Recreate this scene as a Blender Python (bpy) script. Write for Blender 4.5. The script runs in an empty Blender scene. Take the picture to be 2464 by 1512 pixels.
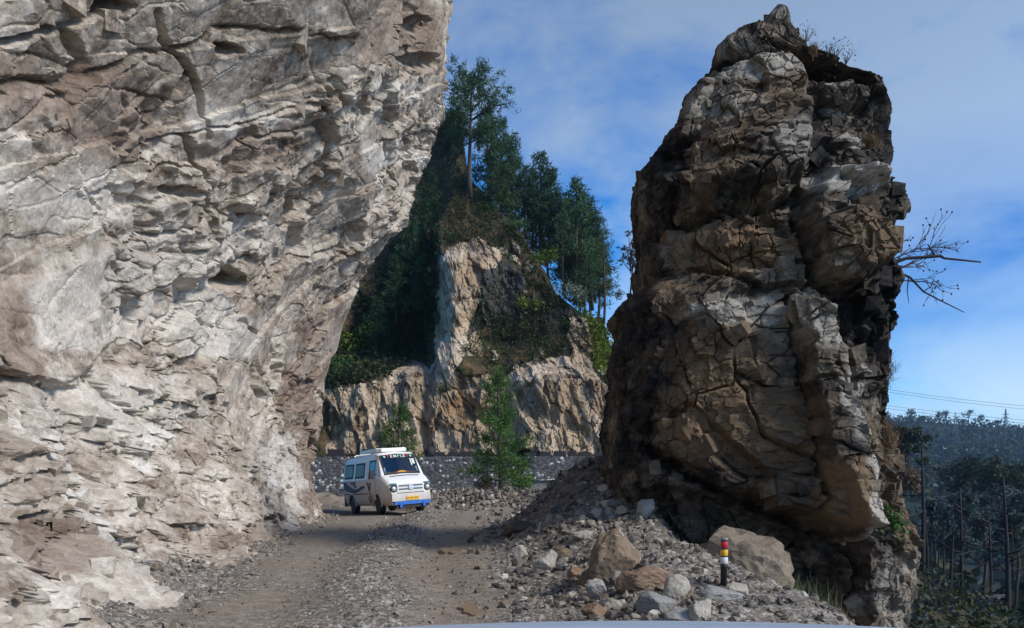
import bpy, math, random
import numpy as np
from mathutils import Vector, Matrix, Euler
EXPOSURE = 0.45
SUN_AZ = math.radians(118); SUN_EL = math.radians(37); SUN_E = 2.9; SUN_SOFT = 14.0
SKY_E = 0.14
HAZE = 0.00015

sc = bpy.context.scene
COL = sc.collection
F, CX, HY, CZ = 2050.0, 1232.0, 1155.0, 1.45       # lens in pixels of a 2464 px wide picture, eye height
rng = np.random.default_rng(11)

def W(px, py, Y):
    return np.array([(px - CX) / F * Y, Y, CZ + (HY - py) / F * Y])

# ------------------------------------------------------------------ noise
def hsh(ix, iy, iz, seed):
    h = (ix.astype(np.int64) * 374761393 + iy.astype(np.int64) * 668265263 + iz.astype(np.int64) * 2147483647 + seed * 1274126177) & 0xFFFFFFFF
    h = ((h ^ (h >> 13)) * 1274126177) & 0xFFFFFFFF
    h = ((h ^ (h >> 15)) * 2246822519) & 0xFFFFFFFF
    h = h ^ (h >> 16)
    return h.astype(np.float64) / 4294967295.0

def vn3(x, y, z, seed=0):
    ix, iy, iz = np.floor(x), np.floor(y), np.floor(z)
    fx, fy, fz = x - ix, y - iy, z - iz
    fx = fx * fx * fx * (fx * (fx * 6 - 15) + 10); fy = fy * fy * fy * (fy * (fy * 6 - 15) + 10); fz = fz * fz * fz * (fz * (fz * 6 - 15) + 10)
    r = 0
    for a in (0, 1):
        for b in (0, 1):
            for c in (0, 1):
                r = r + hsh(ix + a, iy + b, iz + c, seed) * (fx if a else 1 - fx) * (fy if b else 1 - fy) * (fz if c else 1 - fz)
    return r * 2 - 1

def fbm(x, y, z=None, sc_=1.0, oct=4, seed=0):
    x = np.asarray(x, float); y = np.asarray(y, float)
    z = np.zeros_like(x) if z is None else np.asarray(z, float)
    r, a, f = 0, 0.5, 1.0 / sc_
    for i in range(oct):
        r = r + a * vn3(x * f + 17.3 * i, y * f - 9.1 * i, z * f + 3.7 * i, seed + i)
        a *= 0.5; f *= 2.03
    return r

def voro(u, v, seed, cheb=False):
    iu, iv = np.floor(u), np.floor(v)
    F1 = np.full(u.shape, 9.0); F2 = F1.copy()
    bu = np.zeros_like(u); bv = np.zeros_like(u); du = np.zeros_like(u); dv = np.zeros_like(u)
    zz = np.zeros_like(u)
    for a in (-1, 0, 1):
        for b in (-1, 0, 1):
            cu, cv = iu + a, iv + b
            ox = cu + 0.08 + 0.84 * hsh(cu, cv, zz, seed) - u
            oy = cv + 0.08 + 0.84 * hsh(cu, cv, zz + 1, seed) - v
            d = np.maximum(np.abs(ox), np.abs(oy)) + 0.15 * (np.abs(ox) + np.abs(oy)) if cheb else np.sqrt(ox * ox + oy * oy)
            near = d < F1
            F2 = np.where(near, F1, np.minimum(F2, d))
            F1 = np.where(near, d, F1)
            bu = np.where(near, cu, bu); bv = np.where(near, cv, bv)
            du = np.where(near, -ox, du); dv = np.where(near, -oy, dv)
    r1 = hsh(bu, bv, zz + 2, seed); r2 = hsh(bu, bv, zz + 3, seed); r3 = hsh(bu, bv, zz + 4, seed)
    return F1, F2, r1, r2, r3, du, dv

def facets(u, v, su, sv, amp, tilt, seed, crack=0.0, warp=0.22, cheb=False, cw=0.09, bev=0.16):
    """broken blocks: every cell is a flat facet of its own height and lean, with a sloping step between two cells"""
    wu = u / su + warp * fbm(u, v, None, su * 0.6, 3, seed + 50)
    wv = v / sv + warp * fbm(u, v, None, sv * 0.6, 3, seed + 60)
    iu, iv = np.floor(wu), np.floor(wv); zz = np.zeros_like(wu)
    F1 = np.full(wu.shape, 9.0); F2 = F1.copy(); h1 = zz.copy(); h2 = zz.copy(); t1 = zz.copy(); k1 = zz.copy()
    for a in (-1, 0, 1):
        for b in (-1, 0, 1):
            cu, cv = iu + a, iv + b
            ox = wu - cu - 0.08 - 0.84 * hsh(cu, cv, zz, seed); oy = wv - cv - 0.08 - 0.84 * hsh(cu, cv, zz + 1, seed)
            d = np.maximum(np.abs(ox), np.abs(oy)) + 0.15 * (np.abs(ox) + np.abs(oy)) if cheb else np.sqrt(ox * ox + oy * oy)
            r1 = hsh(cu, cv, zz + 2, seed); r2 = hsh(cu, cv, zz + 3, seed)
            h = amp * (r1 - 0.5) * 2 + tilt * ((r2 - 0.5) * 2 * ox * su + (hsh(cu, cv, zz + 4, seed) - 0.5) * 2 * oy * sv)
            near = d < F1; mid = (~near) & (d < F2)
            h2 = np.where(near, h1, np.where(mid, h, h2)); F2 = np.where(near, F1, np.where(mid, d, F2))
            F1 = np.where(near, d, F1); h1 = np.where(near, h, h1); t1 = np.where(near, hsh(cu, cv, zz + 5, seed), t1); k1 = np.where(near, r2, k1)
    g = F2 - F1
    d = 0.5 * (h1 + h2) + 0.5 * (h1 - h2) * np.clip(g / bev, 0, 1)
    if crack: d = d - crack * np.clip(1 - g / cw, 0, 1) * (k1 > 0.5)
    return d, t1

def sstep(x, a, b):
    t = np.clip((x - a) / (b - a), 0, 1)
    return t * t * (3 - 2 * t)

def sdpoly(x, y, P):
    """signed distance to a polygon, positive inside"""
    d = np.full(x.shape, 1e9); inside = np.zeros(x.shape, bool)
    n = len(P)
    for i in range(n):
        ax, ay = P[i]; bx, by = P[(i + 1) % n]
        ex, ey = bx - ax, by - ay
        t = np.clip(((x - ax) * ex + (y - ay) * ey) / (ex * ex + ey * ey), 0, 1)
        d = np.minimum(d, np.hypot(x - ax - t * ex, y - ay - t * ey))
        c = ((ay > y) != (by > y)) & (x < (bx - ax) * (y - ay) / ((by - ay) if by != ay else 1e-9) + ax)
        inside ^= c
    return np.where(inside, d, -d)

def dline(x, y, P):
    d = np.full(x.shape, 1e9)
    for (ax, ay), (bx, by) in zip(P[:-1], P[1:]):
        ex, ey = bx - ax, by - ay
        t = np.clip(((x - ax) * ex + (y - ay) * ey) / (ex * ex + ey * ey), 0, 1)
        d = np.minimum(d, np.hypot(x - ax - t * ex, y - ay - t * ey))
    return d

# ------------------------------------------------------------------ mesh helpers
def raw_mesh(name, V, faces, mats=(), attr=None, smooth=False, fmat=None):
    """faces: list of integer arrays (n,3) / (n,4) ..."""
    me = bpy.data.meshes.new(name)
    V = np.ascontiguousarray(V, dtype=np.float32)
    me.vertices.add(len(V)); me.vertices.foreach_set('co', V.ravel())
    faces = [np.asarray(f, dtype=np.int32) for f in faces if len(f)]
    nl = sum(f.size for f in faces); nf = sum(len(f) for f in faces)
    me.loops.add(nl); me.polygons.add(nf)
    me.loops.foreach_set('vertex_index', np.concatenate([f.ravel() for f in faces]))
    tot = np.concatenate([np.full(len(f), f.shape[1], np.int32) for f in faces])
    st = np.concatenate([[0], np.cumsum(tot)[:-1]]).astype(np.int32)
    me.polygons.foreach_set('loop_start', st)
    try: me.polygons.foreach_set('loop_total', tot)
    except Exception: pass
    if fmat is not None: me.polygons.foreach_set('material_index', np.asarray(fmat, np.int32))
    for m in mats: me.materials.append(m)
    if attr is not None:
        A = me.color_attributes.new('rk', 'FLOAT_COLOR', 'POINT')
        A.data.foreach_set('color', np.ascontiguousarray(attr, np.float32).ravel())
    me.update(calc_edges=True)
    me.polygons.foreach_set('use_smooth', np.full(nf, bool(smooth)))
    me.validate(verbose=False)
    return me

def link(name, me, parent=None, label=None, cat=None, group=None, kind=None, loc=None, rot=None, scale=None):
    o = bpy.data.objects.new(name, me); COL.objects.link(o)
    if parent: o.parent = parent
    tag(o, label, cat, group, kind)
    if loc is not None: o.location = [float(c) for c in loc]
    if rot is not None: o.rotation_euler = [float(c) for c in rot]
    if scale is not None: o.scale = [float(c) for c in (scale if hasattr(scale, '__len__') else (scale,) * 3)]
    return o

def tag(o, label=None, cat=None, group=None, kind=None):
    if label: o['label'] = label
    if cat: o['category'] = cat
    if group: o['group'] = group
    if kind: o['kind'] = kind

def empty(name, loc, label, cat, group=None, rz=0.0):
    o = bpy.data.objects.new(name, None); COL.objects.link(o)
    o.empty_display_size = 0.2
    o.location = [float(c) for c in loc]; o.rotation_euler = (0, 0, rz)
    tag(o, label, cat, group)
    return o

def copy_tree(o, parent=None):
    c = o.copy(); COL.objects.link(c)
    if parent: c.parent = parent
    for ch in list(o.children): copy_tree(ch, c)
    return c

def grid_faces(nr, nc, wrap=False):
    i = np.arange(nr - 1)[:, None]; j = np.arange(nc if wrap else nc - 1)[None, :]
    j2 = (j + 1) % nc
    return np.stack([i * nc + j + 0 * i, i * nc + j2, (i + 1) * nc + j2, (i + 1) * nc + j + 0 * i], -1).reshape(-1, 4)

class MB:
    """collects pieces of ONE mesh"""
    def __init__(s): s.V = []; s.Q = {}; s.n = 0; s.A = []; s.M = {}
    def add(s, V, Fs, a=None, m=0):
        V = np.asarray(V, float)
        for f in Fs:
            f = np.asarray(f, int)
            if f.size == 0: continue
            s.Q.setdefault(f.shape[1], []).append(f + s.n); s.M.setdefault(f.shape[1], []).append(np.full(len(f), m))
        s.V.append(V); s.n += len(V)
        if a is None: a = np.tile([0.5, 0.5, 0, 0], (len(V), 1))
        else:
            a = np.asarray(a, float)
            if a.ndim == 1: a = np.tile(a, (len(V), 1))
        s.A.append(a)
        return s
    def mesh(s, name, mats, smooth=False):
        k = sorted(s.Q)
        return raw_mesh(name, np.concatenate(s.V), [np.concatenate(s.Q[i]) for i in k], mats if isinstance(mats, (list, tuple)) else [mats],
                        np.concatenate(s.A), smooth, np.concatenate([np.concatenate(s.M[i]) for i in k]))
    def box(s, c, d, R=None, m=0, a=None, taper=1.0):
        x, y, z = np.array(d) / 2.0
        V = np.array([[-x, -y, -z], [x, -y, -z], [x, y, -z], [-x, y, -z], [-x * taper, -y * taper, z], [x * taper, -y * taper, z], [x * taper, y * taper, z], [-x * taper, y * taper, z]])
        if R is not None: V = V @ np.array(R).T
        return s.add(V + np.array(c), [[[0, 3, 2, 1], [4, 5, 6, 7], [0, 1, 5, 4], [1, 2, 6, 5], [2, 3, 7, 6], [3, 0, 4, 7]]], a, m)
    def tube(s, P, r, n=6, m=0, a=None, cap=True):
        P = np.asarray(P, float); k = len(P); r = np.broadcast_to(np.asarray(r, float), (k,))
        T = np.gradient(P, axis=0); T /= np.linalg.norm(T, axis=1)[:, None] + 1e-9
        ref = np.array([0.31, 0.27, 0.9]) if abs(T[0, 2]) < 0.8 else np.array([0.9, 0.31, 0.2])
        A = np.cross(T, ref); A /= np.linalg.norm(A, axis=1)[:, None] + 1e-9
        B = np.cross(T, A)
        th = np.arange(n) * 2 * math.pi / n
        V = P[:, None, :] + r[:, None, None] * (np.cos(th)[None, :, None] * A[:, None, :] + np.sin(th)[None, :, None] * B[:, None, :])
        Fs = [grid_faces(k, n, True)]
        if cap: Fs += [np.arange(n)[None, ::-1], (np.arange(n) + (k - 1) * n)[None, :]]
        return s.add(V.reshape(-1, 3), Fs, a, m)
    def lathe(s, prof, n=24, axis='z', c=(0, 0, 0), m=0, a=None):
        prof = np.asarray(prof, float); th = np.arange(n) * 2 * math.pi / n
        X = prof[:, 0][:, None] * np.cos(th); Y = prof[:, 0][:, None] * np.sin(th); Z = np.broadcast_to(prof[:, 1][:, None], X.shape)
        V = np.stack([X, Y, Z], -1).reshape(-1, 3)
        if axis == 'y': V = V[:, [0, 2, 1]] * [1, 1, -1]
        if axis == 'x': V = V[:, [2, 1, 0]] * [1, 1, -1]
        k = len(prof)
        return s.add(V + np.array(c), [grid_faces(k, n, True), np.arange(n)[None, ::-1], (np.arange(n) + (k - 1) * n)[None, :]], a, m)
    def prism(s, P2, z0, z1, frame=None, m=0, a=None):
        """polygon P2 (x,y) pushed from z0 to z1; frame maps the local axes"""
        n = len(P2); P2 = np.asarray(P2, float)
        V = np.concatenate([np.c_[P2, np.full(n, z0)], np.c_[P2, np.full(n, z1)]])
        if frame is not None: V = V @ np.array(frame)[:3, :3].T + np.array(frame)[:3, 3]
        i = np.arange(n); j = (i + 1) % n
        return s.add(V, [np.c_[i, j, j + n, i + n], i[None, ::-1], (i + n)[None, :]], a, m)

# ------------------------------------------------------------------ angular blocks
def hulls(n, seed, boxy=True):
    import bmesh
    r = np.random.default_rng(seed); out = []
    for _ in range(n):
        if boxy:
            P = np.array([[x, y, z] for x in (-1, 1) for y in (-1, 1) for z in (-1, 1)], float) * (0.62 + 0.38 * r.random((8, 3)))
            P = np.concatenate([P, r.normal(size=(3, 3)) * .55])
        else:
            P = r.normal(size=(15, 3)); P /= np.linalg.norm(P, axis=1)[:, None]; P *= 0.75 + .25 * r.random((15, 1))
        bm = bmesh.new()
        for p in P: bm.verts.new(p)
        bmesh.ops.convex_hull(bm, input=bm.verts[:], use_existing_faces=False)
        bmesh.ops.delete(bm, geom=[v for v in bm.verts if not v.link_faces], context='VERTS')
        bmesh.ops.triangulate(bm, faces=bm.faces[:]); bmesh.ops.recalc_face_normals(bm, faces=bm.faces[:])
        bm.verts.index_update()
        out.append((np.array([v.co[:] for v in bm.verts]), np.array([[v.index for v in f.verts] for f in bm.faces]))); bm.free()
    return out
HB = hulls(36, 5); HR = hulls(24, 6, False)
def chunks(mb, pos, nor, size, seed, tone, bed=0.15, sink=0.35, asp=(1.3, .8, .7), attr=None):
    """angular blocks set into a rock face: pos, nor (n,3), size (n,)"""
    r = np.random.default_rng(seed)
    for i in range(len(pos)):
        n = nor[i] / (np.linalg.norm(nor[i]) + 1e-9); up = np.array([0, 0, 1.0]); t = np.cross(up, n); t /= np.linalg.norm(t) + 1e-9; u = np.cross(n, t)
        a = bed + r.normal() * .22; c, s_ = math.cos(a), math.sin(a); t2 = t * c + u * s_; u2 = -t * s_ + u * c
        q = r.normal() * .38; n2 = n * math.cos(q) + t2 * math.sin(q); t2 = t2 * math.cos(q) - n * math.sin(q)
        V, Fc = HB[int(r.integers(len(HB)))] if r.random() < .55 else HR[int(r.integers(len(HR)))]; k = size[i] * np.array(asp) * (0.7 + .6 * r.random(3))
        W_ = V * k; P = pos[i] - n * size[i] * sink + W_[:, :1] * t2 + W_[:, 1:2] * n2 + W_[:, 2:3] * u2
        tt = r.random(); at = np.array([tt, r.random(), 0, 0]) if attr is None else np.array([.7 * attr[i][0] + .3 * tt, .7 * attr[i][1] + .3 * r.random(), attr[i][2], attr[i][3]])
        mb.add(P, [Fc], at)

# ------------------------------------------------------------------ node helpers
def N(nt, typ, ins=None, **at):
    n = nt.nodes.new('ShaderNode' + typ)
    for k, v in at.items(): setattr(n, k, v)
    for k, v in (ins or {}).items():
        s = n.inputs[k]
        if hasattr(v, 'is_output'): nt.links.new(v, s)
        else: s.default_value = v
    return n
def ramp(nt, fac, stops):
    n = N(nt, 'ValToRGB', {'Fac': fac}); e = n.color_ramp.elements
    while len(e) < len(stops): e.new(0.5)
    for x, (p, c) in zip(e, stops): x.position = p; x.color = (*c, 1) if len(c) == 3 else c
    return n.outputs['Color']
def mix(nt, f, a, b, mode='MIX'):
    n = N(nt, 'Mix', data_type='RGBA', blend_type=mode)
    for idx, v in ((0, f), (6, a), (7, b)):
        s = n.inputs[idx]
        if hasattr(v, 'is_output'): nt.links.new(v, s)
        else: s.default_value = (*v, 1) if hasattr(v, '__len__') and len(v) == 3 else v
    return n.outputs[2]
def mth(nt, op, a, b=0.0, clamp=False):
    n = N(nt, 'Math', {0: a, 1: b}, operation=op); n.use_clamp = clamp
    return n.outputs[0]
def new_mat(name):
    m = bpy.data.materials.new(name); m.use_nodes = True
    nt = m.node_tree; nt.nodes.clear()
    out = N(nt, 'OutputMaterial'); b = N(nt, 'BsdfPrincipled')
    nt.links.new(b.outputs[0], out.inputs[0])
    return m, nt, b
def setp(nt, b, **k):
    for n, v in k.items():
        s = b.inputs[n.replace('_', ' ')]
        if hasattr(v, 'is_output'): nt.links.new(v, s)
        else: s.default_value = (*v, 1) if hasattr(v, '__len__') and len(v) == 3 else v
def noise(nt, co, scale, detail=6, rough=0.6, dist=0.0):
    return N(nt, 'TexNoise', {'Vector': co, 'Scale': scale, 'Detail': detail, 'Roughness': rough, 'Distortion': dist}).outputs[0]
def objco(nt, sc3=None):
    c = N(nt, 'TexCoord').outputs['Object']
    return N(nt, 'Mapping', {'Vector': c, 'Scale': sc3}).outputs[0] if sc3 else c

def plain(name, col, rough=0.6, metal=0.0, var=0.12, scale=6.0, coat=0.0, spec=0.5):
    """a paint / rubber / plastic with a little dirt and unevenness"""
    m, nt, b = new_mat(name); co = objco(nt)
    f = noise(nt, co, scale, 5, 0.65)
    c = mix(nt, f, [x * (1 - var) for x in col], [min(1, x * (1 + var)) for x in col])
    setp(nt, b, Base_Color=c, Roughness=mth(nt, 'ADD', mth(nt, 'MULTIPLY', f, 0.15), rough - 0.07), Metallic=metal, Coat_Weight=coat)
    b.inputs['Specular IOR Level'].default_value = spec
    return m

def rock_mat(name, cols, vein, brown, pale, streak=None, bump=0.35, fine=9.0, veinw=0.55, squash=(1, 1, 1), tintamt=0.75, hf=1.0):
    """rk.r coarse block tone, rk.g fine block tone, rk.b brown stain, rk.a pale stain, on the pillar painted sun highlights"""
    m, nt, b = new_mat(name); co = objco(nt, squash)
    A = N(nt, 'VertexColor', layer_name='rk'); S = N(nt, 'SeparateColor', {0: A.outputs[0]})
    big = noise(nt, co, 0.35, 5, 0.62)
    t = mth(nt, 'ADD', mth(nt, 'MULTIPLY', S.outputs[0], 0.34 * tintamt), mth(nt, 'MULTIPLY', S.outputs[1], 0.30 * tintamt))
    t = mth(nt, 'ADD', t, mth(nt, 'MULTIPLY', mth(nt, 'SUBTRACT', big, 0.5), 1.1))
    mid = noise(nt, co, 2.2, 8, 0.66)
    wc = N(nt, 'VectorMath', {0: co, 1: N(nt, 'VectorMath', {0: N(nt, 'TexNoise', {'Vector': co, 'Scale': 1.7, 'Detail': 5.0}).outputs['Color'], 'Scale': 0.9}, operation='SCALE').outputs[0]}, operation='ADD').outputs[0]
    chip = N(nt, 'SeparateColor', {0: N(nt, 'TexVoronoi', {'Vector': wc, 'Scale': 2.6}, feature='F1').outputs['Color']}).outputs[0]
    chip2 = N(nt, 'SeparateColor', {0: N(nt, 'TexVoronoi', {'Vector': wc, 'Scale': 7.5}, feature='F1').outputs['Color']}).outputs[0]
    t = mth(nt, 'ADD', t, mth(nt, 'MULTIPLY', mth(nt, 'SUBTRACT', mid, 0.5), 0.75))
    t = mth(nt, 'ADD', t, 0.5 - 0.32 * tintamt)
    t = mth(nt, 'ADD', t, mth(nt, 'ADD', mth(nt, 'MULTIPLY', mth(nt, 'SUBTRACT', chip, 0.5), 0.26), mth(nt, 'MULTIPLY', mth(nt, 'SUBTRACT', chip2, 0.5), 0.22)))
    n = len(cols)
    c = ramp(nt, t, [(0.12 + 0.76 * i / (n - 1), k) for i, k in enumerate(cols)])
    # pale mineral smears between the blocks
    vn = noise(nt, co, 1.3, 9, 0.72, 0.9)
    vmask = mth(nt, 'MULTIPLY', mth(nt, 'SUBTRACT', vn, 1 - veinw - 0.02), 6.0, True)
    vmask = mth(nt, 'MULTIPLY', vmask, 0.6)
    c = mix(nt, vmask, c, vein)
    bn = mth(nt, 'MULTIPLY', S.outputs[2], mth(nt, 'ADD', mth(nt, 'MULTIPLY', mid, 1.2), 0.25), True)
    c = mix(nt, bn, c, brown)
    c = mix(nt, mth(nt, 'MULTIPLY', A.outputs[1], mth(nt, 'ADD', mth(nt, 'MULTIPLY', mid, 1.2), 0.25), True), c, pale)
    grain = noise(nt, co, fine * 2.2, 6, 0.72)
    c = mix(nt, 1.0, c, ramp(nt, grain, [(0.28, (0.62, 0.61, 0.60)), (0.5, (0.95, 0.95, 0.95)), (0.72, (1.22, 1.21, 1.2))]), 'MULTIPLY')
    bn1 = noise(nt, co, fine, 8, 0.7); bn2 = N(nt, 'TexVoronoi', {'Vector': co, 'Scale': fine * 0.8}, feature='F1').outputs[0]
    hgt = mth(nt, 'ADD', mth(nt, 'MULTIPLY', bn1, 0.7), mth(nt, 'MULTIPLY', bn2, 0.35))
    bp = N(nt, 'Bump', {'Strength': bump, 'Distance': 0.12 * hf, 'Height': hgt})
    setp(nt, b, Base_Color=c, Roughness=0.92, Normal=bp.outputs[0])
    b.inputs['Specular IOR Level'].default_value = 0.25
    return m

def leaf_mat(name, dark, light, rough=0.65, trans=0.25):
    m, nt, b = new_mat(name)
    A = N(nt, 'VertexColor', layer_name='rk'); S = N(nt, 'SeparateColor', {0: A.outputs[0]})
    oi = N(nt, 'ObjectInfo').outputs['Random']
    f = mth(nt, 'ADD', mth(nt, 'MULTIPLY', S.outputs[0], 0.75), mth(nt, 'MULTIPLY', oi, 0.25))
    c = mix(nt, f, dark, light)
    setp(nt, b, Base_Color=c, Roughness=rough)
    b.inputs['Specular IOR Level'].default_value = 0.2
    tr = N(nt, 'BsdfTranslucent', {'Color': c}); mx = N(nt, 'MixShader', {0: trans, 1: b.outputs[0], 2: tr.outputs[0]})
    nt.links.new(mx.outputs[0], nt.nodes['Material Output'].inputs[0])
    return m

def bark_mat(name, c0, c1, scale=5.0):
    m, nt, b = new_mat(name); co = objco(nt, (1, 1, 0.25))
    f = noise(nt, co, scale, 7, 0.7)
    setp(nt, b, Base_Color=mix(nt, f, c0, c1), Roughness=0.9, Normal=N(nt, 'Bump', {'Strength': 0.5, 'Distance': 0.03, 'Height': f}).outputs[0])
    return m
# ------------------------------------------------------------------ camera, sky, sun
cam = bpy.data.cameras.new('camera'); co_ = bpy.data.objects.new('camera', cam); COL.objects.link(co_)
cam.sensor_width = 36; cam.lens = 36 * F / 2464; cam.shift_y = (HY - 756) / 2464
cam.clip_start = 0.05; cam.clip_end = 20000
co_.location = (0, 0, CZ); co_.rotation_euler = (math.radians(90), 0, 0)
sc.camera = co_
sc.view_settings.view_transform = 'Standard'; sc.view_settings.look = 'None'
sc.view_settings.exposure = EXPOSURE; sc.view_settings.gamma = 1.0
sc.cycles.max_bounces = 6; sc.cycles.diffuse_bounces = 3; sc.cycles.transparent_max_bounces = 8
sc.cycles.use_denoising = True

sun_v = Vector((math.sin(SUN_AZ) * math.cos(SUN_EL), math.cos(SUN_AZ) * math.cos(SUN_EL), math.sin(SUN_EL)))
sl = bpy.data.lights.new('sun', 'SUN'); sl.energy = SUN_E; sl.angle = math.radians(SUN_SOFT); sl.color = (1.0, 0.93, 0.82)
so = bpy.data.objects.new('sun', sl); COL.objects.link(so)
so.rotation_euler = (-sun_v).to_track_quat('-Z', 'Y').to_euler()

w = bpy.data.worlds.new('World'); sc.world = w; w.use_nodes = True
nt = w.node_tree; nt.nodes.clear()
sky = N(nt, 'TexSky', sky_type='NISHITA', sun_disc=False, sun_elevation=SUN_EL, sun_rotation=SUN_AZ, altitude=1500, air_density=1.0, dust_density=0.6, ozone_density=2.6)
dirv = N(nt, 'TexCoord').outputs['Generated']
mp = N(nt, 'Mapping', {'Vector': dirv, 'Scale': (1.0, 1.0, 1.9), 'Location': (0.35, 0.1, 0.12)}).outputs[0]
n1 = noise(nt, mp, 2.6, 8, 0.58, 0.35)
n2 = noise(nt, mp, 8.0, 6, 0.6, 0.2)
cl = mth(nt, 'ADD', n1, mth(nt, 'MULTIPLY', mth(nt, 'SUBTRACT', n2, 0.5), 0.22))
sx = N(nt, 'SeparateXYZ', {0: dirv})
# more cloud towards the right of the view and low down in the gap
cl = mth(nt, 'ADD', cl, mth(nt, 'MULTIPLY', sx.outputs[0], 0.16))
cmask = ramp(nt, cl, [(0.43, (0.02, 0.02, 0.02)), (0.52, (0.5, 0.5, 0.5)), (0.62, (1, 1, 1))])
hs = N(nt, 'HueSaturation', {'Hue': 0.5, 'Saturation': 1.25, 'Value': 1.0, 'Color': sky.outputs[0]}).outputs[0]
colr = mix(nt, 1.0, hs, (0.34, 0.79, 1.04), 'MULTIPLY')
cloudc = mix(nt, 1.0, N(nt, 'HueSaturation', {'Saturation': 0.55, 'Value': 0.94, 'Color': sky.outputs[0]}).outputs[0], (0.86, 1.02, 1.14), 'MULTIPLY')
band = mth(nt, 'MULTIPLY', ramp(nt, sx.outputs[2], [(0.10, (0, 0, 0)), (0.17, (1, 1, 1)), (0.24, (1, 1, 1)), (0.36, (0, 0, 0))]), ramp(nt, sx.outputs[0], [(0.15, (0, 0, 0)), (0.45, (1, 1, 1))]))
band = mth(nt, 'MULTIPLY', band, ramp(nt, n1, [(0.35, (1, 1, 1)), (0.62, (0.35, 0.35, 0.35))]))
cmask = mth(nt, 'MULTIPLY', cmask, mth(nt, 'SUBTRACT', 1.0, mth(nt, 'MULTIPLY', band, 0.85)))
fin = mix(nt, cmask, colr, cloudc)
fin = mix(nt, mth(nt, 'MULTIPLY', band, 0.8), fin, mix(nt, 1.0, colr, (0.36, 0.55, 0.74), 'MULTIPLY'))
bank = mth(nt, 'MULTIPLY', ramp(nt, sx.outputs[2], [(0.05, (1, 1, 1)), (0.11, (1, 1, 1)), (0.165, (0, 0, 0))]), ramp(nt, sx.outputs[0], [(0.25, (0, 0, 0)), (0.48, (1, 1, 1))]))
bank = mth(nt, 'MULTIPLY', bank, ramp(nt, n2, [(0.35, (0.35, 0.35, 0.35)), (0.6, (1, 1, 1))]))
fin = mix(nt, mth(nt, 'MULTIPLY', bank, 0.75), fin, mix(nt, 1.0, cloudc, (0.78, 0.82, 0.86), 'MULTIPLY'))
bg = N(nt, 'Background', {'Color': fin, 'Strength': SKY_E})
nt.links.new(bg.outputs[0], N(nt, 'OutputWorld').inputs[0])
# ------------------------------------------------------------------ terrain heights
def road_l(Y): return np.interp(Y, [-10, 0, 8.3, 17, 24, 31, 36, 40, 44], [-2.4, -2.8, -3.7, -5.3, -6.6, -7.3, -7.9, -9.0, -30])
def road_r(Y): return np.interp(Y, [-10, 0, 8.6, 17, 28, 36, 40, 44], [0.9, 0.6, 0.25, -0.25, -0.25, 0.2, 0.8, 1.5])
def edge_r(Y): return np.interp(Y, [-10, 8.6, 12, 15, 19, 24, 30, 40], [2.2, 2.75, 2.35, 2.2, 3.0, 5.2, 5.5, 4.0])

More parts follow.
